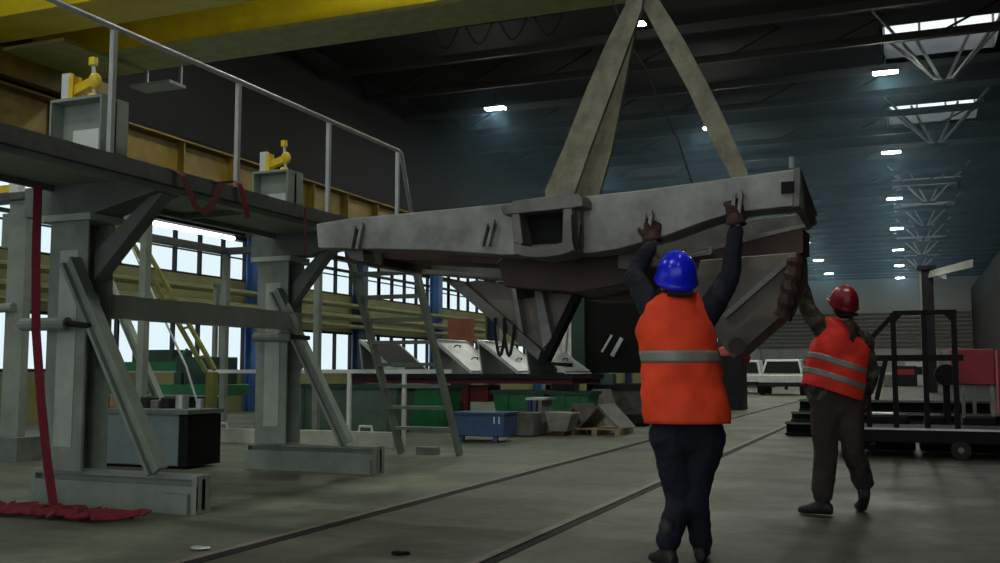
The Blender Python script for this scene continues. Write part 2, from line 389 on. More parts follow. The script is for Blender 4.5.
# bridge crane
t = empty('bridge_crane', (-8, 15, 7.1), 'yellow overhead bridge crane girders crossing the top left', 'crane')
MB().box(-17.2, 12, 13.1, 14.2, 7.62, 9.1).build('girder', ylw, t)
g2 = MB().box(-17.2, 12, 15.65, 16.5, 7.66, 9.1).build('girder', ylw, t)
MB().box(-17.2, 12, 15.5, 16.65, 7.58, 7.66).build('bottom_flange', mat('olive_flange', (.34, .34, .12), .6), g2)
MB().box(-17.1, -14.9, 14.3, 16.5, 7.50, 7.57).build('walkway', mat('olive_flange', (.34, .34, .12), .6), t)
hb = MB()
for x in (-14.9, -14.0): hb.beam(V(x, 16.6, 7.6), V(x, 16.6, 7.15), .05, .05)
hb.box(-15.0, -13.95, 16.2, 16.7, 7.1, 7.16); hb.build('hanging_bracket', paint, t)
MB().box(-17.3, -16.5, 12.6, 17.2, 7.05, 7.6).build('end_carriage', ylw_d, t)
ff = MB().box(-8.6, -5.2, 17.0, 17.06, 7.70, 7.76); ff.build('cable_track', dark, t)
for x in (-8.3, -7.6, -6.9, -6.2):
    MB().tube([V(x + .55 * k / 8, 17.0, 7.7 - .38 * math.sin(math.pi * k / 8)) for k in range(9)], .022, 6).build('cable_loop', rubber, t)

# ================================================================== WORK PLATFORM (left)
PT = empty('work_platform', (-6.3, 8.2, 0), 'grey-green steel work platform on I-beam legs with a pipe handrail', 'platform')
ZD = 2.78
dk = MB().box(-6.80, -5.62, 1.5, 10.7, ZD - .045, ZD).build('deck_plate', deckm, PT)
MB().box(-5.64, -5.58, 1.5, 10.7, ZD - .12, ZD + .01).build('edge_beam', deckm, PT)
MB().box(-5.74, -5.64, 1.5, 10.7, ZD - .17, ZD - .06).build('edge_channel', paint, PT)
for y in (1.9, 3.4, 4.9, 8.1, 10.6):
    MB().prism([V(-6.75, y, 2.66), V(-5.75, y, 2.68), V(-5.75, y, 2.722), V(-6.75, y, 2.722)], (0, .03, 0)).build('deck_bracket', paint_d, PT)
MB().box(-6.80, -6.76, 1.5, 10.6, 2.67, 2.735).build('joist', paint_d, PT)
paintl = mat('pale_lit_green_paint', (.50, .54, .47), .5, 0, .2, 3)  # pale paint, also used to paint light onto the tie beam
def leg_frame(y, dx, xe):
    # H section column, its base beam, cross beam and struts
    c = MB(); c.box(-6.78 + dx, -6.36 + dx, y - .15, y - .13, .3, 2.40)
    c.box(-6.78 + dx, -6.36 + dx, y + .13, y + .15, .3, 2.40); c.box(-6.58 + dx, -6.56 + dx, y - .13, y + .13, .3, 2.40)
    c.build('column', paint, PT)
    MB().box(-6.66 + dx, -6.46 + dx, y - .156, y - .15, .5, 2.15).build('column_panel', paintl, PT)
    b = MB(); b.box(-6.95 + dx, xe, y - .09, y + .09, .27, .30); b.box(-6.95 + dx, xe, y - .09, y + .09, 0, .03); b.box(-6.95 + dx, xe, y - .02, y + .02, .03, .27)
    b.box(xe - .04, xe, y - .09, y + .09, .03, .27); b.box(-6.95 + dx, -6.91 + dx, y - .09, y + .09, .03, .27)
    b.box(-6.95 + dx, xe, y - .087, y - .07, .03, .22)
    b.box(xe - .30, xe - .06, y - .13, y - .09, 0, .16); b.build('base_beam', paint, PT)
    MB().box(-6.85 + dx, -6.30 + dx, y - .2, y + .2, 2.40, 2.455).build('cap_plate', paintl, PT)
    MB().prism([V(-7.1 , y - .15, 2.46), V(-6.3, y - .15, 2.46), V(-5.68, y - .15, 2.60), V(-5.68, y - .15, 2.72), V(-7.1, y - .15, 2.72)], (0, .3, 0)).build('cross_beam', paint_d, PT)
    k = MB().prism([V(-6.36 + dx, y - .07, 1.90), V(-6.36 + dx, y - .07, 2.14), V(-5.78 + dx * 1.5, y - .07, 2.60), V(-5.66 + dx * 1.5, y - .07, 2.60)], (0, .14, 0)); k.build('knee_brace', paint_d, PT)
    s = MB(); s.ibeam(V(-6.48 + dx, y - .22, 2.05), V(xe - .35, y - .14, .33), .12, .13, .03, side=(0, 1, 0)); s.build('strut', paint, PT)
    MB().tube([V(-6.95, y - .25, 1.52), V(-6.45, y - .25, 1.52)], .055, 12).build('pipe_arm', paint, PT)
    MB().tube([V(-6.45, y - .25, 1.52), V(-6.22, y - .25, 1.50)], .025, 8).build('pipe_arm_pin', rubber, PT)
leg_frame(6.60, 0, -5.22); leg_frame(9.88, -.22, -5.43)
MB().box(-6.76, -5.75, 1.6, 10.6, 2.722, 2.734).build('underside_panel', paint, PT)
MB().box(-6.62, -6.48, 6.7, 9.85, 1.60, 1.80).build('tie_beam', paintl, PT)  # paler colour stands in for light falling on this beam
MB().ibeam(PY(100, 262, 10.3), PY(183, 456, 10.3), .10, .10, .02, side=(0, 1, 0)).build('strut', paint, PT)
# handrail
hr = MB().tube([V(-5.62, 1.5, 3.79), V(-5.62, 10.58, 3.79), V(-5.62, 10.66, 3.77), V(-5.62, 11.05, ZD + .02)], .024, 10).build('handrail', galv, PT, True)
for y in (1.2, 2.76, 4.33, 5.89, 7.46, 9.02, 10.58):
    if y < 1.5: continue
    MB().box(-5.645, -5.605, y - .021, y + .021, ZD - .12, 3.78).build('handrail_post', galv, hr)
# support boxes with screw clamps
def support(y, xa, xb, lbl):
    b = MB(); b.box(xa, xb, y - .02, y + .02, ZD, 3.46); b.box(xa, xa + .02, y - .16, y + .16, ZD, 3.46); b.box(xb - .02, xb, y - .16, y + .16, ZD, 3.46)
    b.box(xa, xb, y - .16, y + .16, 3.46, 3.485); b.build('support_box', paint, PT)
    MB().box(xa + .14, xb - .12, y - .027, y - .02, ZD + .02, ZD + .45).build('support_patch', white, PT)
    t = empty('screw_clamp', ((xa + xb) / 2, y, 3.49), lbl, 'clamp', 'yellow screw clamps')
    MB().box(xa + .06, xa + .16, y - .1, y - .06, 3.487, 3.73).build('back_plate', white, t)
    a = MB(); a.box(xa + .16, xa + .21, y - .12, y - .02, 3.487, 3.70); a.prism([V(xa + .2, y - .1, 3.53), V(xa + .42, y - .1, 3.60), V(xa + .42, y - .1, 3.68), V(xa + .2, y - .1, 3.61)], (0, .07, 0))
    a.ball(V(xa + .40, y - .06, 3.64), .06, .05, .075); a.build('clamp_arm', clampy, t)
    MB().tube([V(xa + .40, y - .06, 3.49), V(xa + .37, y - .06, 3.84)], .018, 8).build('screw', galv, t)
    MB().tube([V(xa + .375, y - .06, 3.78), V(xa + .37, y - .06, 3.85)], .038, 10).build('screw_head', clampy, t)
    MB().tube([V(xa + .38, y - .06, 3.487), V(xa + .38, y - .06, 3.53)], [.06, .035], 10).build('pressure_foot', clampy, t)
support(6.62, -6.86, -6.28, 'yellow screw clamp on the nearer grey box, far left on the platform')
support(9.9, -7.12, -6.62, 'yellow screw clamp on the farther grey box between two handrail posts')

# ladder at the platform end
LD = empty('access_ladder', (-6.0, 12.3, 0), 'grey steel ladder with flat treads leaning up to the platform end', 'ladder')
for x in (-5.6, -6.48):
    MB().beam(V(x, 10.75, 2.9), V(x, 12.38, 0.0), .05, .12, side=(1, 0, 0)).build('stile', paint, LD)
for k in range(9):
    z = .34 + .285 * k; y = 12.38 - 1.63 * z / 2.9
    MB().box(-6.46, -5.62, y - .07, y + .07, z, z + .045).build('tread', paint, LD)
MB().box(-6.25, -5.95, 12.36, 12.5, 0, .10).build('foot_block', paint, LD)

# red straps
pts = [PD(38, 186, 8.0), PD(36, 260, 8.0), PD(36, 330, 8.0), PD(41, 400, 8.0), PD(47, 460, 8.0), PD(54, 508, 8.0)]
t = empty('ratchet_strap', (-6.4, 6.1, 0), 'long red webbing strap hanging from the platform to a heap on the floor', 'strap')
MB().strap(pts, .07, .008, RT).build('hanging_length', strapr, t)
hp = MB()
for k in range(7):
    x0 = -7.1 + k * .18; ps = [V(x0 + .1 * i, 6.0 + .14 * math.sin(i * 1.3 + k), .03 + .035 * abs(math.sin(i * .8 + k * 2))) for i in range(8)]
    hp.strap(ps, .075, .012, V(0, 1, .5))
hp.build('heap', strapr, t)
def loop(pts, w_, m_, label, name='webbing_strap'):
    tag(MB().strap(pts, w_, .006, V(0, 1, 0)).build(name, m_), label, 'strap', 'straps on the platform edge')
a, b = PX(184, 176, -5.5), PX(222, 184, -5.5); c = PX(202, 212, -5.5)
loop([a + V(-.35, 0, .06), a + V(-.08, -.02, .05), a] + [V(-5.5, a.y + (b.y - a.y) * k / 10, (a.z + (b.z - a.z) * k / 10) - .27 * math.sin(math.pi * k / 10)) for k in range(1, 10)] + [b, b + V(-.1, 0, .04)], .07, strapb, 'faded brown-red strap drooping in a loop under the platform edge')
a = PX(237, 184, -5.56); 
loop([a + V(-.25, .0, .02), a + V(-.03, 0, .03), a + V(.03, 0, 0), PX(244, 200, -5.52), PX(248, 218, -5.52)], .07, strapr, 'bright red strap draped over the platform edge beside a handrail post')
loop([PX(305, 208, -5.52), PX(305, 256, -5.52)], .03, strapb, 'thin dark red strap hanging straight from the far platform edge')

# second stand farther left
t = empty('fixture_stand', (-10.7, 9.7, 0), 'tall grey-green steel post with a small clamp on top at the left edge', 'stand')
MB().box(-10.82, -10.52, 9.6, 9.72, 0, 3.35).build('post', paint, t)
MB().box(-11.0, -10.82, 9.65, 9.8, 2.75, 3.2).build('side_box', paint, t)
MB().box(-11.4, -10.3, 9.4, 10.1, 0, .3).build('base_beam', paint_d, t)
MB().box(-12.0, -10.3, 9.5, 9.8, 3.35, 3.44).build('head_plate', deckm, t)
MB().box(-10.85, -10.68, 9.6, 9.7, 3.44, 3.64).build('clamp_plate', white, t)
MB().box(-11.15, -10.85, 9.6, 9.68, 3.47, 3.57).build('clamp_arm', clampy, t)
MB().tube([V(-10.62, 9.55, 1.95), V(-11.3, 9.55, 1.93)], .06, 10).build('pipe_arm', paint, t)

# ================================================================== SUSPENDED FRAME
A0 = RT * -1.37 + FH * 7.45; A1 = RT * 1.75 + FH * 5.95
A0.z = A1.z = 0
EV = (A1 - A0).normalized(); NV = Vector((-EV.y, EV.x, 0)); NV = NV if NV.dot(FH) > 0 else -NV
def PL(px, py, off=0):
    d = ray(px, py); base = A0 + NV * off; t_ = (base - CAM).dot(NV) / d.dot(NV); return CAM + d * t_
FR = empty('machine_frame', (PL(560, 300).x, PL(560, 300).y, 1.3), 'large grey welded steel machine frame hanging from slings', 'machine frame')
front_top = [(316, 224), (345, 219), (500, 204), (560, 199), (650, 189), (795, 169)]
front_bot = [(793, 206), (745, 211), (725, 215), (700, 223), (665, 236), (618, 249), (590, 253), (505, 255), (430, 250), (318, 248)]
MB().prism([PL(*p) for p in front_top + front_bot], NV * .26).build('front_beam', rawsteel, FR, bevel=.006)
# rear beam
rb_ = [(350, 240), (500, 232), (600, 240), (674, 232), (722, 222), (811, 213), (813, 219), (805, 226), (770, 233), (735, 242), (655, 262), (600, 284), (533, 281), (450, 276), (380, 269), (345, 256)]
MB().prism([PL(*p, 1.35) for p in rb_], NV * .22).build('rear_beam', rawsteel2, FR, bevel=.006)
lp = [(655, 260), (735, 240), (770, 231), (805, 224), (806, 227), (771, 235), (736, 244), (657, 264)]
MB().prism([PL(*p, 1.27) for p in lp], NV * .10).build('rear_flange', rawsteel, FR)
lp = [(380, 266), (533, 277), (537, 281), (380, 271)]
MB().prism([PL(*p, 1.2) for p in lp], NV * .16).build('rear_flange', rawsteel, FR)
# end plate
q = [PL(794, 168), PL(793, 207), PL(806, 228, 1.5), PL(812, 214, 1.5)]
MB().prism(q, EV * .04).build('end_plate', rawsteel2, FR, bevel=.004)
MB().tube([PL(792, 168, .05), PL(792, 157, .05)], .018, 8).build('lifting_pin', rawsteel, FR)
# cross members in brown primer
for k, (pa, pb, o0, o1) in enumerate([(345, 360, .26, 1.35), (505, 600, .26, 1.35)]):
    za, zb = (245, 262) if k == 0 else (215, 250)
    MB().prism([PL(pa, za, o0), PL(pb, za, o0), PL(pb, zb, o0), PL(pa, zb, o0)], NV * (o1 - o0)).build('cross_member', primer, FR)
MB().prism([PL(x, y, .45) for x, y in ((508, 250), (625, 246), (642, 262), (640, 282), (575, 293), (505, 287), (497, 262))], NV * .7).build('center_box', primer, FR, bevel=.01)
MB().prism([PL(x, y, .35) for x, y in ((618, 245), (650, 240), (652, 262), (640, 270), (618, 268))], NV * .05).build('gusset', rawsteel2, FR)
MB().prism([PL(x, y, 1.0) for x, y in ((640, 268), (700, 256), (735, 246), (770, 237), (803, 229), (803, 252), (790, 258), (690, 266), (640, 280))], NV * .3).build('cross_member', primer, FR)
ho = MB()
for (a1, b1) in (((688, 252), (711, 247)), ((711, 247), (711, 253)), ((711, 253), (688, 256))): ho.beam(PL(*a1, .95), PL(*b1, .95), .03, .02)
ho.build('bracket_loop', rawsteel, FR)
lk = MB().prism([PL(x, y, .1) for x, y in ((342, 246), (362, 246), (364, 262), (350, 258))], NV * .25); lk.build('corner_block', rawsteel2, FR)
MB().prism([PL(x, y, .6) for x, y in ((375, 251), (500, 256), (500, 264), (376, 258))], NV * .5).build('side_channel', primer, FR)
# yoke housing with the square opening
hs = empty('yoke_housing', PL(541, 225), None, None); del_ = hs
hs.parent = FR; hs.location = PL(541, 225) - wloc(FR)
f0 = -.16
MB().prism([PL(x, y, f0) for x, y in ((500, 208), (503, 204), (512, 204), (512, 201), (570, 193), (580, 194), (583, 199), (583, 206), (572, 208), (503, 215))], NV * .30).build('cap_plate', rawsteel2, hs, bevel=.006)
MB().prism([PL(x, y, f0 + .01) for x, y in ((511, 213), (519, 212), (523, 243), (514, 247))], NV * .26).build('cheek', rawsteel2, hs, bevel=.004)
MB().prism([PL(x, y, f0 + .01) for x, y in ((563, 206), (572, 205), (573, 240), (562, 243))], NV * .26).build('cheek', rawsteel2, hs, bevel=.004)
MB().prism([PL(x, y, f0) for x, y in ((513, 241), (524, 246), (541, 247), (562, 242), (573, 237), (575, 250), (562, 255), (541, 258), (524, 257), (514, 253))], NV * .28).build('lip', rawsteel2, hs, bevel=.006)
MB().prism([PL(x, y, -.012) for x, y in ((519, 206), (566, 200), (566, 243), (522, 245))], NV * .01).build('opening', black, hs)  # black sheet paints the shade inside the square hole
MB().prism([PL(x, y, -.06) for x, y in ((573, 205), (580, 206), (581, 245), (575, 252))], NV * .06).build('side_plate', primer2, hs)
cu = MB().tube([PL(572, 215, -.19), PL(573, 240, -.19), PL(576, 253, -.17), PL(579, 250, -.1), PL(581, 225, -.07)], .008, 6); cu.build('hose', rubber, hs)
# slotted lugs
for (x, y, dx) in ((357, 238, 4), (488, 235, 5), (647, 226, 3), (737, 206, 2)):
    l = MB()
    for sgn in (-1, 1): l.beam(PL(x + sgn * 3.2 + dx * .6, y - 12, -.02), PL(x + sgn * 3.2 - dx * .5, y + 11, -.02), .022, .05, side=EV)
    l.beam(PL(x - 3 + dx * .6, y - 12, -.02), PL(x + 3.5 + dx * .6, y - 12, -.02), .02, .05, side=NV)
    l.build('slotted_lug', rawsteel, FR)
    MB().beam(PL(x + dx * .6, y - 10, -.004), PL(x - dx * .5, y + 9, -.004), .022, .004, side=EV).build('lug_slot', black, FR)
MB().prism([PL(x, y, -.03) for x, y in ((781, 182), (793, 181), (793, 192), (781, 193))], NV * .03).build('pad', black, FR)
# V-shaped hoppers below
vl = empty('left_hopper', PL(540, 358, .8), None, None); vl.name = 'hopper'; WL['hopper'] = PL(540, 358, .8); vl.parent = FR; vl.location = PL(540, 358, .8) - wloc(FR)
MB().prism([PL(x, y, .8) for x, y in ((452, 284), (478, 280), (500, 283), (578, 288), (543, 356), (538, 358))], NV * .16).build('hopper_body', primer2, vl, bevel=.008)
MB().prism([PL(x, y, .74) for x, y in ((448, 283), (462, 281), (541, 350), (538, 360))], NV * .07).build('flange', rawsteel2, vl)
MB().prism([PL(x, y, .70) for x, y in ((511, 284), (515, 284), (523, 333), (518, 328))], NV * .12).build('rib', rawsteel, vl)
MB().prism([PL(x, y, .70) for x, y in ((533, 284), (540, 284), (552, 338), (543, 348))], NV * .12).build('rib', rawsteel, vl)
MB().prism([PL(x, y, .73) for x, y in ((514, 283), (534, 283), (537, 296), (516, 298))], NV * .05).build('perforated_plate', black, vl)
MB().prism([PL(x, y, .70) for x, y in ((575, 288), (581, 290), (546, 362), (568, 363), (568, 367), (538, 364))], NV * .1).build('black_bracket', black, vl)
vr = empty('hopper', PL(735, 357, .9), None, None); vr.parent = FR; vr.location = PL(735, 357, .9) - wloc(FR)
MB().prism([PL(x, y, .9) for x, y in ((700, 260), (797, 252), (798, 275), (784, 312), (772, 322), (733, 357), (722, 345), (690, 300))], NV * .45).build('hopper_body', primer2, vr, bevel=.008)
MB().prism([PL(x, y, .85) for x, y in ((791, 254), (796, 257), (726, 318), (722, 315))], NV * .06).build('rib', rawsteel, vr)
random.seed(3)
MB().tube([PL(797 - .9 * k + random.uniform(-1.5, 1.5) - .02 * k * k, 258 + 4.6 * k, .84) for k in range(14)], [.06 + .010 * math.sin(k * 2.1) for k in range(14)], 9).build('scalloped_edge', primer, vr)
MB().prism([PL(x, y, .84) for x, y in ((722, 345), (770, 300), (790, 290), (784, 313), (733, 358))], NV * .05).build('lower_plate', primer2, vr)
MB().tube([PL(737, 346, .80), PL(737, 346, .86)], .06, 14).build('boss', primer, vr)
MB().prism([PL(x, y, .95) for x, y in ((578, 288), (640, 270), (700, 262), (700, 285), (650, 300), (585, 300))], NV * .4).build('belly_plate', primer, FR)
hoses = empty('hose_bundle', PL(500, 330, .8), 'black hoses drooping below the left hopper of the hanging frame', 'hose')
for k in range(2):
    x0 = 495 + k * 9; MB().tube([PL(x0, 318, .72)] + [PL(x0 + 10 * i / 8, 332 + 24 * math.sin(math.pi * i / 8), .72) for i in range(9)] + [PL(x0 + 10, 325, .72)], .012, 6).build('hose', rubber, hoses)

# slings up to the hook
TOP = lambda px, py, D: PD(px, py, D)
def sling(pts, ws, label, ofs):
    c = [PL(x, y, ofs) for x, y in pts]
    tag(MB().strap(c, [w_ * (c[0] - CAM).dot(FH) / 1004 for w_ in ws], .035, EV).build('lifting_sling', slingm, smooth=False), label, 'sling', 'lifting slings')
sling([(562, 205), (560, 194), (577, 150), (596, 100), (616, 50), (634, 8), (640, -25)], [32, 32, 28, 27, 24, 18, 14], 'wide dirty webbing sling rising from the yoke housing, in front', .05)
sling([(586, 200), (590, 190), (602, 150), (614, 100), (624, 55), (635, 5), (642, -25)], [24, 24, 22, 18, 15, 14, 13], 'narrower webbing sling behind the wide one at the yoke housing', .32)
sling([(741, 185), (739, 174), (716, 125), (697, 85), (675, 45), (652, 5), (642, -22)], [17, 17, 21, 20, 21, 18, 16], 'dirty webbing sling rising from the right half of the frame', .10)
hk = empty('crane_hook', PL(643, -30, .15), 'crane hook block above the slings', 'crane hook')
MB().ball(PL(643, -48, .15), .16, .12, .2).build('block', ylw, hk)
MB().tube([PL(643, -34, .15), PL(652, -28, .15), PL(650, -18, .15), PL(640, -16, .15), PL(634, -22, .15)], .03, 8).build('hook', dark, hk)
MB().tube([PL(643, -58, .15), V(PL(643, -58, .15).x, PL(643, -58, .15).y, 7.6)], .02, 6).build('wire_rope', dark, hk)
tag(MB().tube([PL(610, -6, .6), PL(630, 45, .6), PL(646, 70, .6), PL(657, 97, .6), PL(678, 140, .6), PL(694, 190, .6)], .006, 5).build('tag_line', rubber), 'thin dark rope slanting down to the top of the hanging frame', 'rope')

# ================================================================== TRACK
for x, lb in ((-4.0, 'worn steel rail set in the floor, the left one of the track'), (-2.39, 'worn steel rail set in the floor, nearer the workers')):
    t = empty('floor_rail', (x, 50, 0), lb, 'rail', 'rails of the floor track')
    MB().box(x - .032, x + .032, -2, YE - 1, -.1, .012).build('rail_head', primer2, t)
    MB().box(x + .034, x + .105, -2, YE - 1, -.05, .004).build('flangeway', black, t)
    MB().box(x - .050, x - .034, -2, YE - 1, -.05, .006).build('edge_bar', galv if x < -3 else rawsteel2, t)

# ================================================================== BACKGROUND, LEFT
t = empty('steel_crate', (-8.4, 9.6, 0), 'large blue-grey steel crate on the floor behind the nearer platform leg', 'crate')
MB().box(-9.15, -7.85, 9.45, 10.05, .03, .66).build('body', crateb, t, bevel=.01)
MB().box(-7.85, -7.72, 9.45, 10.05, .03, .62).build('dark_side', black, t)
MB().box(-9.18, -7.70, 9.42, 10.08, .63, .68).build('rim', paint_d, t)
MB().box(-9.0, -8.0, 9.5, 10.0, 0, .04).build('skid', black, t)
for (px, py, w_, h_, m_, lb, nm) in ((122, 408, .22, .16, card, 'small brown cardboard box on the blue-grey crate', 'cardboard_box'), (182, 408, .16, .16, galv, 'short steel cylinder on the right end of the crate', 'steel_cylinder'), (200, 407, .1, .12, galv, 'small pale can at the crate corner', 'can')):
    p = PY(px, py, 9.9)
    if nm == 'cardboard_box': o = MB().box(p.x - w_ / 2, p.x + w_ / 2, 9.8, 10.0, .68, .68 + h_).build(nm, m_, bevel=.006)
    else: o = MB().tube([V(p.x if p.x < -7.9 else -7.9, 9.9, .681), V(p.x if p.x < -7.9 else -7.9, 9.9, .68 + h_)], [w_ / 2, w_ / 2], 14).build(nm, m_)
    tag(o, lb, nm.split('_')[-1])
for k, px in enumerate((140, 150, 160, 170)):
    p = PY(px, 405, 9.9); tag(MB().box(p.x - .07, p.x + .06, 9.8, 10.0, .68, .78 + .03 * (k % 2)).build('steel_offcut', [rawsteel2, dark][k % 2], bevel=.01), f'{["grey", "dark", "dull grey", "blackish"][k]} steel offcut on the crate, {nth[k]} from the left', 'offcut', 'offcuts on the crate')
# loose white skirting plate with handle
t = empty('floor_plank', (-9.0, 13.4, 0), 'pale low steel plate with a loop handle lying behind the second platform leg', 'plate')
MB().box(-11.6, -7.1, 13.3, 13.5, 0, .22).build('plate', mat('pale_plate', (.55, .55, .47), .6), t)
for px in (217, 362):
    p = PY(px, 440, 13.3); MB().tube([V(p.x - .12, 13.4, .2), V(p.x - .1, 13.4, .3), V(p.x + .1, 13.4, .3), V(p.x + .12, 13.4, .2)], .02, 8).build('handle', white, t)
# white guard rail
t = empty('guard_rail', (-8.5, 13.9, 0), 'thin white guard rail standing in front of the green tanks', 'guard rail')
xa, xb = PY(205, 372, 13.9).x, PY(452, 370, 13.9).x
MB().box(xa, xb, 13.88, 13.93, 1.10, 1.16).build('top_rail', white, t)
for px in (212, 349, 404): x = PY(px, 400, 13.9).x; MB().box(x - .03, x + .03, 13.88, 13.93, 0, 1.1).build('post', white, t)

# green press brake like machine far left (behind the leg)
t = empty('tray_machine', (-13.2, 15.5, 0), 'green machine with long sloping trays below the windows at left', 'machine')
def bxp(nm, m_, px0, py0, px1, py1, Y, dpt, parent, bevel=.01):
    a_, b_ = PY(px0, py0, Y), PY(px1, py1, Y)
    return MB().box(a_.x, b_.x, Y, Y + dpt, max(0, b_.z), a_.z).build(nm, m_, parent, bevel=bevel)
bxp('lower_tray', green, 92, 384, 222, 396, 14.9, .8, t); bxp('tray_edge', galv, 92, 394, 226, 397, 14.85, .05, t)
bxp('upper_tray', green, 100, 362, 180, 372, 15.5, .7, t); bxp('tray_edge', galv, 95, 371, 190, 373, 15.45, .05, t)
bxp('cover', dgreen, 132, 350, 172, 366, 15.6, .6, t); bxp('housing', dgreen, 92, 396, 200, 440, 15.2, .7, t)
bxp('side_panel', dgreen, 176, 357, 214, 386, 15.3, .7, t); bxp('post', dgreen, 174, 372, 179, 440, 14.95, .1, t)
bxp('base', dgreen, 80, 425, 230, 445, 15.6, .6, t)
p0, p1 = PY(178, 362, 15.4), PY(192, 362, 15.4)
MB().tube([V(p0.x - .1, 15.6, p0.z), V(p0.x + .05, 15.6, p0.z + .25)], [.12, .03], 10).build('funnel', green, t)
MB().box(PY(192, 372, 15.5).x, PY(206, 372, 15.5).x, 15.4, 15.5, PY(190, 372, 15.5).z, PY(190, 362, 15.5).z).build('bracket', wood, t)
# green tanks behind the guard rail
for (a_, b_, c_, d_, Y, m_, lb) in ((288, 384, 398, 434, 15.3, ggreen, 'big grey-green tank behind the guard rail'), (330, 385, 448, 410, 17.6, green, 'green tank standing behind the ladder'), (492, 390, 545, 412, 18.25, green, 'green bin under the sheet metal table, behind the blue bin'), (548, 391, 590, 408, 18.25, green, 'green bin under the table beside the folded plates')):
    t = empty('steel_tank', PY((a_ + c_) / 2, d_, Y), lb, 'tank')
    A_, B_ = PY(a_, b_, Y), PY(c_, d_, Y); zb = .05
    MB().prism([V(A_.x, Y, A_.z), V(B_.x, Y, A_.z), V(B_.x - .12, Y, zb), V(A_.x + .12, Y, zb)], (0, .68, 0)).build('body', m_, t, bevel=.015)
    MB().box(A_.x - .03, B_.x + .03, Y - .04, Y + .7, A_.z - .07, A_.z).build('rim', dgreen, t)
    for x in (A_.x + .25, B_.x - .3): MB().box(x, x + .1, Y - .02, Y + .02, zb, A_.z - .07).build('rib', m_, t)
    MB().box(A_.x + .2, B_.x - .2, Y + .1, Y + .6, 0, .05).build('skid', black, t)
# blue bin
t = empty('parts_bin', (-6.4, 15.1, 0), 'blue steel bin with two white marks beside the ladder foot', 'bin')
a_, b_ = PY(453, 414, 14.9), PY(504, 414, 14.9)
MB().box(a_.x, b_.x, 14.9, 15.5, .09, .47).build('body', binblue, t, bevel=.012)
MB().box(a_.x - .02, b_.x + .02, 14.88, 15.52, .44, .475).build('rim', binblue, t)
for x in (a_.x + .1, b_.x - .2): MB().box(x, x + .07, 14.92, 15.0, 0, .1).build('foot', binblue, t)
for px in (494, 499): x = PY(px, 420, 14.89).x; MB().box(x - .012, x + .012, 14.885, 14.9, PY(px, 424, 14.89).z, PY(px, 417, 14.89).z).build('white_mark', white, t)
# table with sheet metal hoods
xa, xb = PY(350, 380, 19.0).x, PY(573, 380, 19.0).x
t = empty('welding_table', ((xa + xb) / 2, 20, 0), 'long dark table with red underframe carrying the sheet metal hoods', 'table')
MB().box(xa, xb, 19.0, 21.2, .98, 1.08).build('table_top', dark, t)
redd = mat('dark_red_paint', (.16, .012, .02), .5, 0, .3, 3)
MB().box(xa + .05, xb - .05, 19.1, 21.1, .88, .97).build('underframe', redd, t)
for px in (356, 447, 466, 520, 566):
    x = PY(px, 390, 19.2).x; MB().box(x - .05, x + .05, 19.2 if px in (447, 466) else 20.9, 19.3 if px in (447, 466) else 21.0, 0, .85).build('leg', redd if px in (447, 466) else dark, t)
MB().box(PY(440, 390, 19.3).x, PY(488, 390, 19.3).x, 19.3, 20, .5, .84).build('red_cabinet', redd, t)
def hood(x, open_=False, sc_=1.0, lb=''):
    t = empty('sheet_metal_hood', (x, 20, 1.082), lb, 'hood', 'sheet metal hoods on the table')
    y0, y1, z0 = 19.15, 20.9, 1.082; hh = .75 * sc_; l, r = .10, .93
    o = MB(); th = .035
    # side legs, apex, end frames: a folded triangular shell
    o.prism([V(x, y0, z0 + hh), V(x + r, y0, z0), V(x + r - .05, y0, z0), V(x - .01, y0, z0 + hh - .05)], (0, y1 - y0, 0))
    o.prism([V(x, y0, z0 + hh), V(x + l, y0, z0), V(x + l + .04, y0, z0), V(x + .03, y0, z0 + hh - .07)], (0, y1 - y0, 0))
    o.build('shell', silver, t, bevel=.004)
    nx = V(hh, 0, r).normalized()
    def sl(u, y): return V(x + r * u, y, z0 + hh * (1 - u)) + nx * .012
    fr_ = MB()
    for (u0, ya, u1, yb) in ((.06, y0 + .06, .06, y1 - .06), (.94, y0 + .06, .94, y1 - .06), (.06, y0 + .06, .94, y0 + .06), (.06, y1 - .06, .94, y1 - .06)): fr_.beam(sl(u0, ya), sl(u1, yb), .03, .025)
    fr_.build('rolled_border', galv, t)
    if open_: MB().prism([sl(.12, y0 + .15), sl(.12, y1 - .15), sl(.88, y1 - .15), sl(.88, y0 + .15)], nx * .01).build('opening_shade', black, t)  # black sheet on the slope paints the shaded hood interior
    else:
        for u, yv in ((.25, 19.9), (.6, 20.1)):
            MB().tube([sl(u, yv - .16), sl(u, yv - .12) + nx * .05, sl(u, yv + .12) + nx * .05, sl(u, yv + .16)], .014, 6).build('handle', dark, t)
hood(-11.1, True, 1.0, 'open sheet metal hood with dark inside, seen through the ladder')
hood(-9.32, False, 1.0, 'silvery sheet metal hood with two handles just right of the ladder')
hood(-8.28, False, .95, 'silvery sheet metal hood behind the drooping black hoses')
hood(-7.24, False, .9, 'silvery sheet metal hood partly behind the hanging hopper')
t = empty('metal_screen', (PY(565, 330, 23).x, 23, 0), 'tall bright sheet metal panel seen between the hopper tip and the dark machine', 'panel')
MB().prism([PY(548, 372, 23), PY(566, 300, 23.6), PY(573, 300, 23.6), PY(573, 372, 23)], (0, .1, 0)).build('sheet', silver, t)
MB().box(PY(550, 370, 23).x, PY(573, 370, 23).x, 23.1, 23.5, 0, PY(550, 373, 23).z).build('stand', dark, t)
for k in range(2): MB().beam(PY(556 + 8 * k, 368, 22.97), PY(564 + 4 * k, 310, 23.5), .04, .03).build('fold', galv, t)
x = PY(384, 362, 19.1).x
t = empty('ribbed_strip', (x, 19.1, 1.09), 'white ribbed strip on the table edge behind the ladder', 'strip')
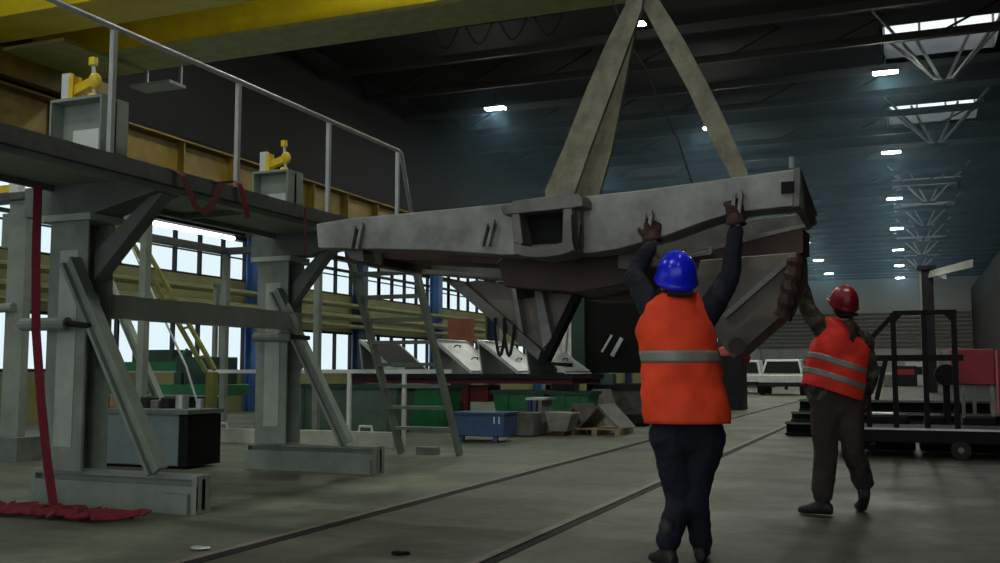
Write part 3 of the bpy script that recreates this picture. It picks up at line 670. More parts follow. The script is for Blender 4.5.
MB().box(x, x + .50, 19.03, 19.1, 1.082, 1.22).build('strip', white, t)
for k in range(8): MB().box(x + .03 + k * .048, x + .05 + k * .048, 19.02, 19.03, 1.1, 1.19).build('slot', dark, t)
bp = PY(450, 335, 19.5)
t = empty('panel_stack', (PY(459, 330, 24).x, 24, 0), 'rust-brown panel standing on a stand below the windows', 'panel')
a_, b_ = PY(448, 319, 24), PY(471, 338, 24); MB().box(a_.x, b_.x, 24, 24.2, 1.1, a_.z).build('panel', brick, t); MB().box(a_.x + .1, b_.x - .1, 24, 24.2, 0, 1.1).build('stand', dark, t)
# dark green machine tool behind the frame
t = empty('milling_machine', (PY(605, 400, 23).x, 23.4, 0), 'tall dark machine with a green left edge behind the hanging frame', 'machine')
x0, x1, x2 = PY(571, 300, 22).x, PY(584, 300, 22).x, PY(645, 300, 22).x
MB().box(x0, x1, 22, 23.2, .9, 3.7).build('green_casing', dgreen, t); MB().box(x1, x2, 22.1, 23.4, 1.1, 3.8).build('column', black, t, bevel=.02)
MB().box(x1 + .1, x2 + .4, 21.8, 23.2, .15, .86).build('bed', dark, t, bevel=.02)
MB().box(PY(598, 400, 21.7).x, PY(660, 400, 21.7).x, 21.6, 22.3, .74, .84).build('work_table', dark, t)
MB().box(PY(600, 400, 21.7).x, PY(650, 400, 21.7).x, 21.7, 22.3, 0, .74).build('pedestal', rawsteel2, t)
MB().box(PY(602, 400, 21.7).x, PY(614, 400, 21.7).x, 21.65, 21.9, .842, 1.08).build('control_box', ggreen, t)
MB().beam(PY(612, 356, 21.9), PY(622, 338, 21.9), .04, .09).build('slide', galv, t); MB().beam(PY(602, 352, 21.9), PY(612, 335, 21.9), .04, .05).build('slide', galv, t)
# folded plates and pallets
def pallet(px, py, Y, wd, lb):
    p = PY(px, py, Y); t = empty('pallet', (p.x, Y, 0), lb, 'pallet', 'pallets under the plates')
    for k in range(5): MB().box(p.x - wd / 2, p.x + wd / 2, Y + k * .2, Y + k * .2 + .13, .10, .125).build('board', wood, t)
    for x in (p.x - wd / 2, p.x - .05, p.x + wd / 2 - .1): MB().box(x, x + .1, Y, Y + .93, 0, .10).build('bearer', wood, t)
    return p.x
pallet(594, 427, 17.2, .95, 'pale wooden pallet under the dark folded plate')
def pz(px, Y): return PY(px, 400, Y).x
xs = pz(594, 17.2)
def chev2(x, Y, z0, wd, h, sk, m_, lb):
    o = MB(); a = V(x, Y, z0 + h); l_ = V(x - wd * .5, Y, z0); r_ = V(x + wd * .5, Y, z0)
    o.prism([a, l_, l_ + V(.05, 0, 0), a + V(0, 0, -.07)], (sk, .6, 0)); o.prism([a, r_, r_ + V(-.05, 0, 0), a + V(0, 0, -.07)], (sk, .6, 0))
    tag(o.build('folded_plate', m_), lb, 'plate', 'folded plates by the track')
chev2(xs + .05, 17.25, .127, .8, .42, .15, rawsteel2, 'dark folded steel plate on the pallet, rightmost')
chev2(pz(573, 17.5), 17.5, .001, .6, .55, .2, rawsteel2, 'folded steel plate leaning left of the pallet')
chev2(-5.75, 19.0, .001, .6, .78, .2, rawsteel, 'tall folded plate behind the pallet')
p = pz(553, 16.8)
t = empty('plate_box', (p, 16.8, 0), 'grey tapering steel box beside the folded plates', 'box')
MB().prism([V(p - .15, 16.8, .42), V(p + .35, 16.8, .40), V(p + .25, 16.8, .08), V(p - .08, 16.8, .08)], (0, .5, 0)).build('body', rawsteel, t, bevel=.01)
MB().box(p - .04, p + .2, 16.82, 17.2, 0, .08).build('foot', primer, t)
p = pz(538, 17.0)
t = empty('steel_rack', (p, 17, 0), 'small rack with violet-blue side plates right of the blue bin', 'rack')
for k in range(3): MB().box(p - .17 + k * .1, p - .10 + k * .1, 16.9, 17.5, .02, .62).build('side_plate', [dblue, mat('violet_blue', (.12, .10, .24), .6), rawsteel][k], t)
MB().box(p - .2, p + .17, 16.9, 17.5, .62, .66).build('top_plate', silver, t); MB().box(p - .17, p + .15, 17, 17.4, 0, .02).build('base', dark, t)
p = pz(520, 16.5); tag(MB().box(p - .25, p + .3, 16.4, 16.8, 0, .42).build('steel_box', rawsteel2, bevel=.02), 'dull grey steel box behind the blue bin, under the table', 'box')
p = pz(636, 20.5); tag(MB().box(p - .25, p + .25, 20.3, 20.8, 0, .3).build('motor_block', dark, bevel=.05), 'small dark block on the floor behind the near worker', 'block')

# fluorescent tube and its carrier, diagonal yellow bars
t = empty('tube_light', (-9, 11, 3.05), 'long white tube light slanting away before the windows', 'lamp')
MB().tube([V(-9, 10.15, 3.05), V(-9, 11.9, 3.05)], .035, 10).build('tube', emit('tube_face', (.95, 1, 1), 3.0), t)
MB().box(-9.06, -8.94, 9.9, 12.1, 3.10, 3.14).build('fitting', dark, t); MB().box(-9.05, -8.95, 9.75, 10.15, 2.98, 3.12).build('end_block', paint, t)
t = empty('second_platform', (-10.4, 11.5, 0), 'far steel platform frame seen through the near one', 'platform')
MB().box(-9.15, -8.9, 10.0, 14.2, 3.14, 3.24).build('edge_beam', deckm, t); MB().box(-10.9, -10.7, 10.0, 14.2, 3.14, 3.24).build('edge_beam', deckm, t); MB().box(-10.7, -9.15, 14.0, 14.2, 3.14, 3.24).build('cross_beam', deckm, t)
for x, y in ((-8.95, 10.05), (-8.95, 14.1), (-10.8, 14.1)): MB().box(x - .05, x + .05, y - .05, y + .05, 0, 3.14).build('leg', paint, t)
t = empty('lattice_bar', (-8.2, 10.9, 0), 'pair of olive-yellow diagonal bars crossing the windows', 'brace')
MB().beam(PY(124, 228, 11.2), PY(206, 372, 11.2), .05, .05).build('bar', olived, t); MB().beam(PY(133, 226, 11.2), PY(215, 370, 11.2), .05, .05).build('bar', olived, t)
for k in range(5): a_ = k / 5 + .1; MB().beam(PY(124 + 82 * a_, 228 + 144 * a_, 11.2), PY(133 + 82 * a_, 226 + 144 * a_, 11.2), .02, .03).build('lacing', olived, t)
p = PY(212, 372, 11.2); MB().box(p.x - .06, p.x + .06, 11.15, 11.25, 0, p.z).build('post', olived, t); p = PY(128, 227, 11.2); MB().box(p.x - .2, p.x + .2, 11.15, 11.25, p.z, p.z + .1).build('head', olived, t)
tag(MB().tube([PY(121, 222, 10.8), PY(160, 310, 10.8), V(PY(186, 365, 10.8).x, 10.8, 1.2), V(PY(215, 430, 10.8).x, 10.8, .0)], .016, 6).build('steel_rod', galv), 'thin grey rod slanting across the window at left', 'rod')
# olive wall pipes
for k, (z, r_, nm) in enumerate(((3.3, .09, 'upper'), (2.9, .12, 'middle'), (2.62, .07, 'lower'))):
    tag(MB().tube([V(XW + .6, 14, z), V(XW + .6, 40, z)], r_, 8).build('wall_pipe', mat('olive_pipe', (.17, .17, .06), .6)), f'{nm} olive pipe running along the window wall', 'pipe', 'pipes on the window wall')
for px, py in ((214, 250), (225, 250)): pass
t = empty('grey_post', (PY(217, 300, 16).x, 16, 0), 'pale twin post left of the blue wall column', 'post')
for px in (216, 223): x = PY(px, 300, 16).x; MB().box(x - .04, x + .04, 15.96, 16.04, 0, PY(px, 285, 16).z).build('upright', paint, t)
MB().box(PY(214, 300, 16).x, PY(225, 300, 16).x, 15.96, 16.04, PY(217, 287, 16).z, PY(217, 283, 16).z).build('cap', paint, t)

# ================================================================== FAR END
def vehicle(px, Y, wd, lb):
    p = PY(px, 390, Y); x = p.x; t = empty('service_truck', (x, Y, 0), lb, 'truck', 'white trucks at the far end'); h = wd / 2
    wt = mat('vehicle_white', (.75, .77, .76), .35)
    MB().box(x - h, x + h, Y, Y + 4.0, .45, 1.0).build('body', wt, t, bevel=.06)
    MB().prism([V(x - h * .95, Y + .5, 1.0), V(x + h * .95, Y + .5, 1.0), V(x + h * .78, Y + 1.0, 1.75), V(x - h * .78, Y + 1.0, 1.75)], (0, 1.6, 0)).build('cab', wt, t, bevel=.04)
    MB().prism([V(x - h * .84, Y + .52, 1.06), V(x + h * .84, Y + .52, 1.06), V(x + h * .70, Y + .93, 1.64), V(x - h * .70, Y + .93, 1.64)], (0, -.03, 0)).build('windscreen', black, t)
    for s in (-1, 1):
        for yy in (Y + .7, Y + 3.1): MB().tube([V(x + s * (h - .22), yy, .36), V(x + s * h, yy, .36)], .36, 16).build('wheel', rubber, t)
    MB().box(x - h, x + h, Y - .08, Y, .42, .62).build('bumper', dark, t)
vehicle(781, 50, 2.1, 'white truck front with a dark windscreen at the far end of the track')
vehicle(741, 53, 2.0, 'white truck half hidden behind the near worker, left of the other')
t = empty('mezzanine', (-9, 66, 0), 'dark raised gantry rail behind the white trucks', 'gantry')
a_, b_ = PY(722, 365, 66), PY(812, 365, 66)
MB().box(a_.x, b_.x, 66, 66.3, a_.z, a_.z + .25).build('beam', dark, t)
for px in (722, 745, 760, 786, 810): x = PY(px, 380, 66).x; MB().box(x - .1, x + .1, 66, 66.2, 0, a_.z).build('post', dark, t)
for k, px in enumerate((742, 762, 872, 884, 905, 918)):
    Y = 74 + 3 * k; x = PY(px, 380, Y).x
    t = empty('work_cabinet', (x, Y, 0), f'{["grey-green cabinet", "dark machine", "pale cabinet", "grey machine", "dark cabinet", "white cabinet"][k]} far down the hall, {["left of", "right of", "left of", "left of", "right of", "right of"][k]} the {["gap between the workers", "tip of the hopper", "second trolley post", "second trolley post", "second trolley post", "grey column"][k]}', 'cabinet')
    MB().box(x - .9, x + .9, Y, Y + .8, 0, 1.3 + .3 * (k % 3)).build('body', [ggreen, dark, wallm, rawsteel, dark, white][k], t, bevel=.03)
    MB().box(x - .7, x + .7, Y - .03, Y, .9, 1.15 + .2 * (k % 3)).build('panel', [white, redm, dark, white, redm, dark][k], t)
# partition, column and crane beam at right
struct(MB().box(6.3, 6.6, 74, 111.9, 0, 9.6).build('wall_partition', walld))
t = empty('hall_column', (1.25, 60, 0), 'grey steel column with a pale edge beyond the trolley frame', 'column')
a_ = PY(920, 300, 60).x; MB().box(a_, a_ + .12, 60, 60.6, 0, 6.6).build('edge_flange', paint, t); MB().box(a_ + .12, a_ + .72, 60.1, 60.5, 0, 6.8).build('web', dark, t)
MB().box(a_ - .1, a_ + .9, 59.9, 60.7, 6.8, 7.0).build('head', dark, t)
t = empty('crane_beam', PY(945, 270, 58), 'pale grey crane beam slanting above the column at right', 'beam')
MB().prism([PY(919, 280, 62), PY(921, 273, 62), PY(973, 259, 52), PY(973, 267, 52)], (0, .5, 0)).build('girder', wallm, t)
MB().box(PY(938, 278, 60).x, PY(946, 278, 60).x, 59.4, 59.8, PY(940, 280, 60).z, PY(940, 274, 60).z).build('drive_box', white, t)

# ================================================================== TROLLEY AND STACKED STEEL (right)
T = empty('trolley_frame', (.1, 14.6, 0), 'black steel trolley frame with hoop rails and castors', 'trolley')
YF = 14.4
def py_(px, py, Y=YF): return PY(px, py, Y)
zt, zm = py_(900, 313).z, py_(900, 358).z
xs_ = [py_(px, 380).x for px in (868, 895, 926, 956)]
for i, x in enumerate(xs_):
    top = zt if i > 0 else zm
    if i == 3: top = zt - .02
    MB().box(x - .034, x + .034, YF - .034, YF + .034, .17, top).build('upright', black, T)
MB().box(xs_[1], xs_[3] + .04, YF - .035, YF + .035, zt - .03, zt + .03).build('top_rail', black, T)
MB().beam(V(xs_[1] + .02, YF, zt - .01), V(xs_[0] - .05, YF, py_(866, 347).z), .06, .06).build('sloped_rail', black, T)
for x, s in ((xs_[1], 1), (xs_[3], -1)):
    MB().prism([V(x, YF - .03, zt - .16), V(x, YF - .03, zt), V(x + s * .14, YF - .03, zt)], (0, .06, 0)).build('corner_gusset', black, T)
MB().box(xs_[0] - .08, xs_[3] + .1, YF - .035, YF + .035, zm - .04, zm + .04).build('middle_rail', black, T)
MB().beam(V(xs_[1] - .1, YF, zm), V(xs_[0] + .1, YF, .75), .06, .06).build('diagonal', black, T)
MB().box(xs_[0] - .5, 1.9, YF - .1, YF + 1.1, .20, .38).build('deck_frame', black, T)
MB().box(xs_[0] - .5, 1.9, YF - .11, YF - .1, .36, .385).build('deck_edge', galv, T)
for x, y in ((xs_[3] + .02, YF - .16), (xs_[0], YF + .95), (1.8, YF + .95)):
    w_ = MB().tube([V(x, y - .03, .12), V(x, y + .03, .12)], .12, 20).build('castor', rubber, T); MB().tube([V(x, y - .036, .12), V(x, y + .036, .12)], .04, 10).build('hub', rawsteel2, w_)
    MB().box(x - .03, x + .03, y + .04, y + .07, .10, .30).build('fork', black, w_) 
# stacked dark steel sections behind the trolley
for k, (px0, y0, px1, Y, z0, h_, m_, lb) in enumerate(((786, 0, 1010, 18.6, .02, .22, black, 'lowest long black steel section lying behind the far worker'),
        (792, 0, 1005, 18.9, .25, .16, dark, 'dark steel section lying second from the floor in the stack'),
        (800, 0, 990, 19.2, .42, .2, black, 'black steel section on top of the stack behind the trolley'))):
    a_, b_ = PY(px0, 410, Y).x, PY(px1, 410, Y).x
    t = empty('steel_section', ((a_ + b_) / 2, Y, z0), lb, 'steel beam', 'stacked steel sections')
    MB().ibeam(V(a_, Y, z0 + h_ / 2), V(b_, Y, z0 + h_ / 2), .5, h_, .03).build('section', m_, t)
    MB().box(a_, b_, Y - .27, Y - .25, z0 + h_ - .03, z0 + h_ - .005).build('bare_edge', rawsteel2, t)
for k, (px0, px1) in enumerate(((860, 915), (918, 952), (956, 1004))):
    a_, b_ = PY(px0, 410, 15.65).x, PY(px1, 410, 15.65).x
    tag(MB().prism([V(a_, 15.65, .0), V(b_, 15.65, .0), V(b_ - .1, 15.65, .5), V(a_ + .1, 15.65, .5)], (0, .8, 0)).build('black_casting', black, bevel=.03), f'black casting on the floor behind the trolley, {["left", "middle", "right"][k]} one', 'casting', 'castings behind the trolley')
tag(MB().box(PY(868, 410, 15.9).x, PY(893, 410, 15.9).x, 15.7, 16.3, .503, .52).build('bright_plate', galv), 'bright bare steel plate lying on the left black casting', 'plate')
# red cabinet
t = empty('red_cabinet', (PY(975, 380, 17.6).x, 17.6, 0), 'dark red cabinet on pale legs at the right edge', 'cabinet')
a_, b_ = PY(951, 349, 17.6), PY(996, 385, 17.6)
MB().box(a_.x, b_.x, 17.6, 18.2, b_.z, a_.z).build('body', redm, t, bevel=.015)
for px in (963, 974, 992): x = PY(px, 390, 17.65).x; MB().box(x - .025, x + .025, 17.65, 17.7, 0, b_.z).build('leg', rawsteel, t)
t = empty('black_drum', (PY(946, 375, 17.3).x, 17.3, 0), 'black drum on a stand left of the red cabinet', 'drum')
p = PY(946, 375, 17.3); MB().tube([V(p.x, 17.2, p.z), V(p.x, 17.55, p.z)], .17, 18).build('drum', black, t); MB().box(p.x - .05, p.x + .05, 17.3, 17.45, 0, p.z - .1).build('stand', black, t)
t = empty('red_cabinet', (2.6, 19.5, 0), 'narrow dark red cabinet cut by the right edge behind the other', 'cabinet')
a_, b_ = PY(997, 350, 19.5), PY(1025, 385, 19.5); MB().box(a_.x, b_.x, 19.5, 20, .3, a_.z).build('body', redm, t); MB().box(a_.x + .05, b_.x - .05, 19.55, 19.95, 0, .3).build('plinth', dark, t)
# red-cloth stack visible between the workers
p = PY(733, 362, 30); t = empty('red_machine', (p.x, 30, 0), 'crimson machine cover just right of the near worker', 'machine')
MB().box(p.x - .6, p.x + .25, 30, 31, 0, 1.6).build('base', dark, t); MB().ball(V(p.x - .2, 30.5, 1.55), .65, .5, .35).build('cover', redm, t, True)
# floor litter
for k, (px, py, r_, lb) in enumerate(((398, 555, .05, 'dark scrap lying between the rails'), (198, 550, .06, 'pale crumpled scrap left of the left rail'))):
    p = PZ(px, py, 0); o = MB(); o.ball(p + V(0, 0, .012), r_, r_ * .6, .015, seg=8); o.ball(p + V(.04, .03, .01), r_ * .6, r_ * .4, .012, seg=8)
    tag(o.build('floor_scrap', [black, galv][k]), lb, 'scrap')

# ================================================================== PEOPLE
def cap(mb, a, b, ra, rb, n=14):
    a, b = Vector(a), Vector(b)
    mb.ball(a, ra, ra, ra, seg=n); mb.ball(b, rb, rb, rb, seg=n); mb.tube([a, a.lerp(b, .5), b], [ra, (ra + rb) / 2 * 1.02, rb], n)
def ring(c, a, b, ax, up, n=28, tilt=0, p=2.3):
    # superellipse ring in the (ax, ax x z) plane
    ay = V(-ax.y, ax.x, 0); out = []
    for k in range(n):
        t_ = 2 * math.pi * k / n; cu, su = math.cos(t_), math.sin(t_)
        u = a * math.copysign(abs(cu) ** (2 / p), cu); v = b * math.copysign(abs(su) ** (2 / p), su)
        out.append(c + ax * u + ay * v + V(0, 0, -tilt * u))
    return out
def hand(mb, wrist, palm_dir, fing_dir, normal, side, curl=1.2, s=1.0, r0=0.0):
    """five separate fingers on a palm; normal points out of the palm"""
    pd = Vector(palm_dir).normalized(); nm = Vector(normal); nm = (nm - pd * nm.dot(pd)).normalized(); lat = pd.cross(nm).normalized()
    W = Vector(wrist)
    for k in range(4):
        x = (k - 1.5) * .021 * s
        cap(mb, W + pd * .01 + lat * x * .6, W + pd * .085 * s + lat * x, .015 + r0, .0125 + r0, 10)
    for k, L_ in enumerate((.072, .082, .076, .060)):
        x = (k - 1.5) * .0225 * s; p = W + pd * .088 * s + lat * x; a_ = .15
        for j, f in enumerate((.45, .32, .26)):
            a_ += curl * (.42 + .12 * j); d = pd * math.cos(a_) + nm * math.sin(a_); q = p + d * L_ * f * s
            cap(mb, p, q, (.0105 - .001 * j) + r0, (.0098 - .001 * j) + r0, 8); p = q
    b0 = W + pd * .028 + lat * side * .03; d1 = (pd * .55 + lat * side * .7 + nm * .45).normalized(); b1 = b0 + d1 * .04 * s
    d2 = (pd * .75 + lat * side * .2 + nm * .7).normalized(); b2 = b1 + d2 * .032 * s; d3 = (pd * .5 + nm * .9 - lat * side * .1).normalized()
    cap(mb, b0, b1, .016 + r0, .0125 + r0, 8); cap(mb, b1, b2, .012 + r0, .0105 + r0, 8); cap(mb, b2, b2 + d3 * .025, .0105 + r0, .009 + r0, 8)
def head(mb, c, fwd, upv, s=1.0):
    f = Vector(fwd).normalized(); u = Vector(upv); u = (u - f * u.dot(f)).normalized(); r = f.cross(u)
    R = Matrix((r, f, u)).transposed(); c = Vector(c)
    P = lambda x, y, z: c + r * x * s + f * y * s + u * z * s
    mb.ball(P(0, -.01, .025), .077 * s, .095 * s, .098 * s, R); mb.ball(P(0, .03, -.045), .056 * s, .065 * s, .07 * s, R)
    mb.ball(P(0, .07, -.085), .03 * s, .025 * s, .022 * s, R, 10)
    cap(mb, P(0, .088, .01), P(0, .112, -.025), .010, .015, 8)
    for sg in (-1, 1):
        mb.ball(P(sg * .031, .084, .012), .014, .010, .010, R, 8); mb.ball(P(sg * .08, -.005, -.01), .010, .022, .034, R, 10)
        mb.ball(P(sg * .033, .078, .032), .02, .012, .008, R, 8); mb.ball(P(sg * .012, .112, -.03), .009, .01, .008, R, 8)
    mb.ball(P(0, .090, -.052), .026, .012, .008, R, 8); mb.ball(P(0, .088, -.063), .022, .012, .008, R, 8)
    return P, R
def helmet(root, c, fwd, upv, m_, s=1.0, hz=1.0):
    f = Vector(fwd).normalized(); u = Vector(upv); u = (u - f * u.dot(f)).normalized(); r = f.cross(u); c = Vector(c)
    mb = MB(); rings = []; n = 32
    for k in range(11):
        a_ = k / 10 * math.pi / 2 * .99; z = math.sin(a_) * .135 * hz; q = math.cos(a_) ** .82
        rings.append([c + r * (.117 * q * math.cos(t)) * s + f * (.142 * q * math.sin(t)) * s + u * (z + (.007 * math.cos(a_) if abs(math.cos(t)) < .22 and k > 1 else 0)) * s for t in [2 * math.pi * i / n for i in range(n)]])
    rings.insert(0, [c + r * (.127 * math.cos(t)) * s + f * (.152 * math.sin(t) + (.028 if math.sin(t) > .5 else 0)) * s + u * -.012 * s for t in [2 * math.pi * i / n for i in range(n)]])
    rings.insert(0, [c + r * (.112 * math.cos(t)) * s + f * (.136 * math.sin(t)) * s + u * -.030 * s for t in [2 * math.pi * i / n for i in range(n)]])
    mb.loft(rings); h = mb.build('helmet', m_, root, True)
    pk = MB(); pk.prism([c + f * .135 * s + r * -.08 * s + u * -.004, c + f * .185 * s + r * -.045 * s + u * -.018, c + f * .185 * s + r * .045 * s + u * -.018, c + f * .135 * s + r * .08 * s + u * -.004], u * .006); pk.build('peak', m_, h)
    b = MB(); b.strap([c - f * .135 * s + r * -.07 * s - u * .04, c - f * .14 * s - u * .045, c - f * .135 * s + r * .07 * s - u * .04], .03, .006, u); b.build('nape_band', bootm, h)
def boot(root, ankle, toe, sole_z=0.0, s=1.0, pitch=0):
    a_ = Vector(ankle); d = Vector(toe).normalized(); lat = d.cross(V(0, 0, 1)).normalized(); mb = MB(); rr = []
    hz = a_.z
    for (y, z, w_, h_) in ((-.075, .045, .030, .035), (-.05, .055, .038, .052), (0, .07, .043, .065), (.06, .055, .045, .052), (.12, .04, .048, .038), (.17, .034, .042, .030), (.195, .03, .024, .018)):
        c = V(a_.x, a_.y, sole_z) + d * y * s + V(0, 0, z + max(0, -y + .02) * math.tan(pitch) + max(0, .06 - y) * math.tan(pitch) * .9)
        rr.append([c + lat * w_ * math.cos(t) * s + V(0, 0, 1) * h_ * math.sin(t) * s for t in [2 * math.pi * i / 16 for i in range(16)]])
    mb.loft(rr); cap(mb, a_ + V(0, 0, .14), V(a_.x, a_.y, a_.z - .02), .055, .048, 14)
    return remesh(mb, 'boot', bootm, root, .009, 2)

# ---- near worker ----
D1 = 5.92
def M1(px, py, D=D1): return PD(px, py, D)
W1 = empty('person', V(M1(684, 562).x, M1(684, 562).y, 0), 'person in a blue helmet and orange vest with both arms raised to the hanging frame', 'person')
hc = M1(676, 284, 5.90) ; fw1 = (FH + V(0, 0, .22)).normalized(); up1 = V(0, 0, 1) - FH * .22
sL, sR = M1(653, 312, 5.93), M1(709, 312, 5.93)
eL, eR = M1(634, 277, 6.06), M1(730, 276, 6.04)
gL, gR = PL(652, 242, -.05), PL(736, 226, -.05)      # wrists
mb = MB(); Pp, Rh = head(mb, hc, fw1, up1, 1.04)
cap(mb, hc - V(0, 0, .07) - FH * .02, M1(679, 318, 5.94), .058, .062)
cap(mb, M1(679, 318, 5.94), M1(684, 405, 5.93), .10, .10)
for s_, e_, g_ in ((sL, eL, gL), (sR, eR, gR)):
    cap(mb, s_, e_, .045, .038); cap(mb, e_, g_, .038, .028)
hip = M1(687, 432, 5.93); hl, hrr = M1(671, 436, 5.93), M1(704, 436, 5.95)
kl, kr = M1(681, 500, 6.0), M1(694, 497, 5.98)
al, ar = M1(668, 546, 5.86), M1(701, 548, 6.05)
for h_, k_, a_ in ((hl, kl, al), (hrr, kr, ar)): cap(mb, h_, k_, .06, .045); cap(mb, k_, a_, .04, .030)
cap(mb, hl, hrr, .06, .06)
hand(mb, gL, V(.1, 0, .9) + FH * .3, None, FH + V(0, 0, .2), 1, 1.1); hand(mb, gR, V(0, 0, 1) + FH * .2, None, FH + V(0, 0, .2), -1, 1.1)
remesh(mb, 'body', skin, W1, .010, 2)
for g_, sd, pd in ((gL, 1, V(.1, 0, .9) + FH * .3), (gR, -1, V(0, 0, 1) + FH * .2)):
    mb = MB(); hand(mb, g_ + pd.normalized() * .012, pd, None, FH + V(0, 0, .2), sd, .9, 1.22, .0085); gl = remesh(mb, 'glove', glovem, W1, .007, 1)
    pdn = pd.normalized(); base = g_ + pdn * .03; ax = RT
    cf = MB(); cf.loft([[base + (RT * math.cos(t) * .042 + FH * math.sin(t) * .036) + pdn * .05 for t in [2 * math.pi * i / 18 for i in range(18)]], [base - pdn * .005 + (RT * math.cos(t) * .060 + FH * math.sin(t) * .048) for t in [2 * math.pi * i / 18 for i in range(18)]], [base - pdn * .02 + (RT * math.cos(t) * .066 + FH * math.sin(t) * .052) + V(0, 0, -.008 * math.sin(2 * t)) for t in [2 * math.pi * i / 18 for i in range(18)]]], cap=False)
    o = cf.build('cuff', glovem, gl, True); md = o.modifiers.new('t', 'SOLIDIFY'); md.thickness = .006
mb = MB()
cap(mb, sL, eL, .078, .064); cap(mb, sR, eR, .078, .064); cap(mb, eL, gL.lerp(eL, .12), .062, .046); cap(mb, eR, gR.lerp(eR, .1), .062, .045)
cap(mb, M1(664, 322, 5.93), M1(700, 322, 5.93), .095, .095); mb.ball(M1(682, 355, 5.93), .185, .12, .22, Matrix.Rotation(PS, 3, 'Z')); cap(mb, M1(679, 300, 5.93), M1(679, 318, 5.93), .065, .09)
cap(mb, M1(676, 400, 5.93), M1(697, 400, 5.93), .12, .12)
remesh(mb, 'jacket', navy, W1, .012, 3, .010, 14)
mb = MB()
cap(mb, M1(675, 422, 5.93), M1(699, 422, 5.94), .12, .12); cap(mb, M1(678, 436, 5.93), M1(696, 436, 5.94), .115, .115)
cap(mb, M1(670, 436, 5.93), kl + RT * -.0, .125, .082); cap(mb, M1(704, 436, 5.95), kr, .125, .085); cap(mb, kl, al + V(0, 0, .03), .083, .070); cap(mb, kr, ar + V(0, 0, .03), .085, .068)
remesh(mb, 'trousers', navy, W1, .012, 3, .012, 12)
def vest(root, rows, D, tilt, m_, stripes, depth=.155, tiltf=None):
    """rows: (py, x0, x1, depth)"""
    def rg(py, x0, x1, dp, g=0):
        tl = tiltf(py) if tiltf else tilt
        c = PD((x0 + x1) / 2, py, D); a_ = (x1 - x0) / 2 / 1004 * D + g; return ring(c, a_, dp + g, RT, None, 48, tl)
    def at(py):
        for r0, r1 in zip(rows, rows[1:]):
            if (r0[0] - py) * (r1[0] - py) <= 0:
                t_ = (py - r0[0]) / (r1[0] - r0[0]); return tuple(a + (b - a) * t_ for a, b in zip(r0, r1))
        return rows[0]
    N_ = 34; pys = [rows[0][0] + (rows[-1][0] - rows[0][0]) * k / N_ for k in range(N_ + 1)]
    rings = [rg(*at(py)) for py in pys]
    def fold(p, c):
        q = p * 5.5; d = (p - c); d.z = 0; d.normalize(); return p + d * (.024 * noise.noise(V(q.x * 1.6, q.y * 1.6, q.z * .8)) + .010 * noise.noise(q * 2.5))
    rings = [[fold(p, sum(r, Vector()) / len(r)) for p in r] for r in rings]
    mb = MB(); mb.loft(rings, cap=False); v = mb.build('vest', m_, root, True)
    md = v.modifiers.new('t', 'SOLIDIFY'); md.thickness = .006; md.offset = 1
    for a_, b_ in stripes:
        rr = []
        for k in range(5):
            r = rg(*at(a_ + (b_ - a_) * k / 4), g=0.0); c = sum(r, Vector()) / len(r); r = [fold(p, c) for p in r]
            rr.append([p + (p - c).normalized() * .009 for p in r])
        mb = MB(); mb.loft(rr, cap=False); st = mb.build('reflective_stripe', tape, v, True); md = st.modifiers.new('t', 'SOLIDIFY'); md.thickness = .003
    return v
v1 = vest(W1, [(423, 646, 727, .17), (400, 645, 726, .165), (375, 643, 721, .16), (350, 640, 716, .155), (330, 639, 712, .15), (315, 642, 708, .14), (304, 647, 704, .125), (297, 655, 700, .10), (293, 663, 696, .07)], D1, 0.0, orange, [(363, 351)])
mb = MB(); mb.ball(Pp(0, -.035, -.02), .084, .078, .075, Rh); remesh(mb, 'hair', hairm, W1, .01, 2, .003, 60)
helmet(W1, Pp(0, -.012, .032), (fw1 + V(0, 0, .25)), up1 - FH * .25, bluehat, 1.04, 1.18)
boot(W1, V(al.x, al.y, .09), FH - RT * .35, 0); boot(W1, V(ar.x, ar.y, .09), FH + RT * .3, 0)

# ---- far worker ----
D2 = 7.97
def M2(px, py, D=D2): return PD(px, py, D)
W2 = empty('person', V(M2(840, 513).x, M2(840, 513).y, 0), 'person in a dark red helmet and two-striped orange vest, one arm raised, farther worker', 'person')
hc2 = M2(843, 307, 7.95); fw2 = (FH - RT * .12 + V(0, 0, .12)).normalized(); up2 = V(0, 0, 1)
sL, sR = M2(825, 333, 7.97), M2(862, 343, 7.99)
eL, eR = M2(807, 308, 8.05), M2(871, 372, 8.0)
gL, gR = M2(799, 270, 8.02), M2(868, 392, 8.22)
mb = MB(); Pq, Rq = head(mb, hc2, fw2, up2, 1.0)
cap(mb, hc2 - V(0, 0, .07), M2(845, 335), .056, .065); cap(mb, M2(845, 335), M2(835, 388), .10, .10)
for s_, e_, g_ in ((sL, eL, gL), (sR, eR, gR)): cap(mb, s_, e_, .045, .038); cap(mb, e_, g_, .038, .028)
hl, hrr = M2(827, 404), M2(848, 405); kl, kr = M2(825, 452, 7.93), M2(853, 450, 7.93); al, ar = M2(823, 500, 7.99), M2(864, 494, 8.12)
for h_, k_, a_ in ((hl, kl, al), (hrr, kr, ar)): cap(mb, h_, k_, .06, .045); cap(mb, k_, a_, .04, .030)
cap(mb, hl, hrr, .06, .06)
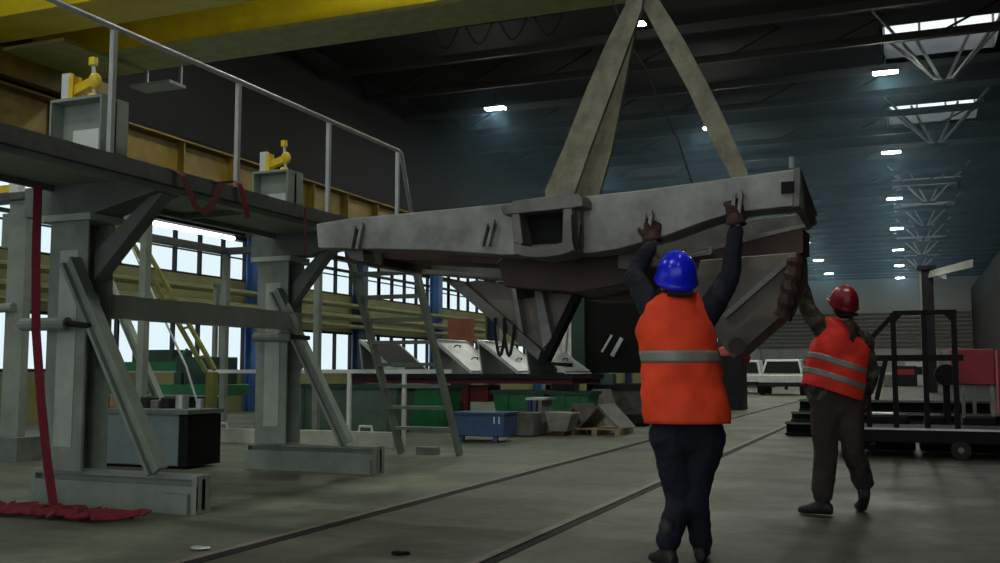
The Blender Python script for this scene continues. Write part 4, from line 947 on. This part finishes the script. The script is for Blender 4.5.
hand(mb, gL, V(0, 0, 1) + RT * -.05, None, FH, 1, .7); hand(mb, gR, V(0, 0, -1) + FH * .3, None, -RT, 1, .8)
remesh(mb, 'body', skin, W2, .010, 2)
for g_, sd, pd, nm_, cu in ((gL, 1, V(0, 0, 1) - RT * .05, FH, .7), (gR, 1, V(0, 0, -1) + FH * .3, -RT, .8)):
    mb = MB(); hand(mb, g_ + pd.normalized() * .01, pd, None, nm_, sd, cu, 1.1, .006); remesh(mb, 'glove', glovem, W2, .007, 1)
mb = MB()
cap(mb, sL, eL, .082, .068); cap(mb, sR, eR, .080, .066); cap(mb, eL, gL.lerp(eL, .04), .066, .046); cap(mb, eR, gR.lerp(eR, .05), .063, .046)
cap(mb, sL.lerp(sR, .15), sR, .10, .098); cap(mb, M2(843, 338), M2(834, 385), .155, .145); cap(mb, M2(845, 320), M2(845, 335), .07, .09); cap(mb, M2(822, 392), M2(848, 396), .12, .12)
remesh(mb, 'jacket', camo, W2, .012, 3, .010, 14)
mb = MB(); cap(mb, M2(825, 399), M2(849, 401), .13, .13); cap(mb, M2(830, 408), M2(844, 408), .12, .12); cap(mb, M2(825, 405), kl, .12, .088); cap(mb, M2(848, 406), kr, .12, .088); cap(mb, kl, al + V(0, 0, .05), .09, .082); cap(mb, kr, ar + V(0, 0, .09), .09, .08)
remesh(mb, 'trousers', trous, W2, .012, 3, .012, 12)
vest(W2, [(393, 804, 858, .18), (380, 806, 861, .175), (365, 809, 864, .17), (350, 814, 867, .165), (343, 818, 868, .155), (334, 821, 858, .14), (326, 824, 846, .12), (319, 828, 838, .08)], D2, .33, orange2, [(367, 361), (382, 376)])
mb = MB(); mb.ball(Pq(0, -.035, -.02), .083, .078, .075, Rq); remesh(mb, 'hair', hairm, W2, .01, 2, .003, 60)
helmet(W2, Pq(0, -.012, .03), (fw2 + V(0, 0, .4)), up2 - fw2 * .4, redhat, .92, 1.15)
boot(W2, V(al.x, al.y, .10), -RT * .9 + FH * .5, 0); boot(W2, V(ar.x, ar.y, .15), FH + RT * .1, 0, pitch=.5)
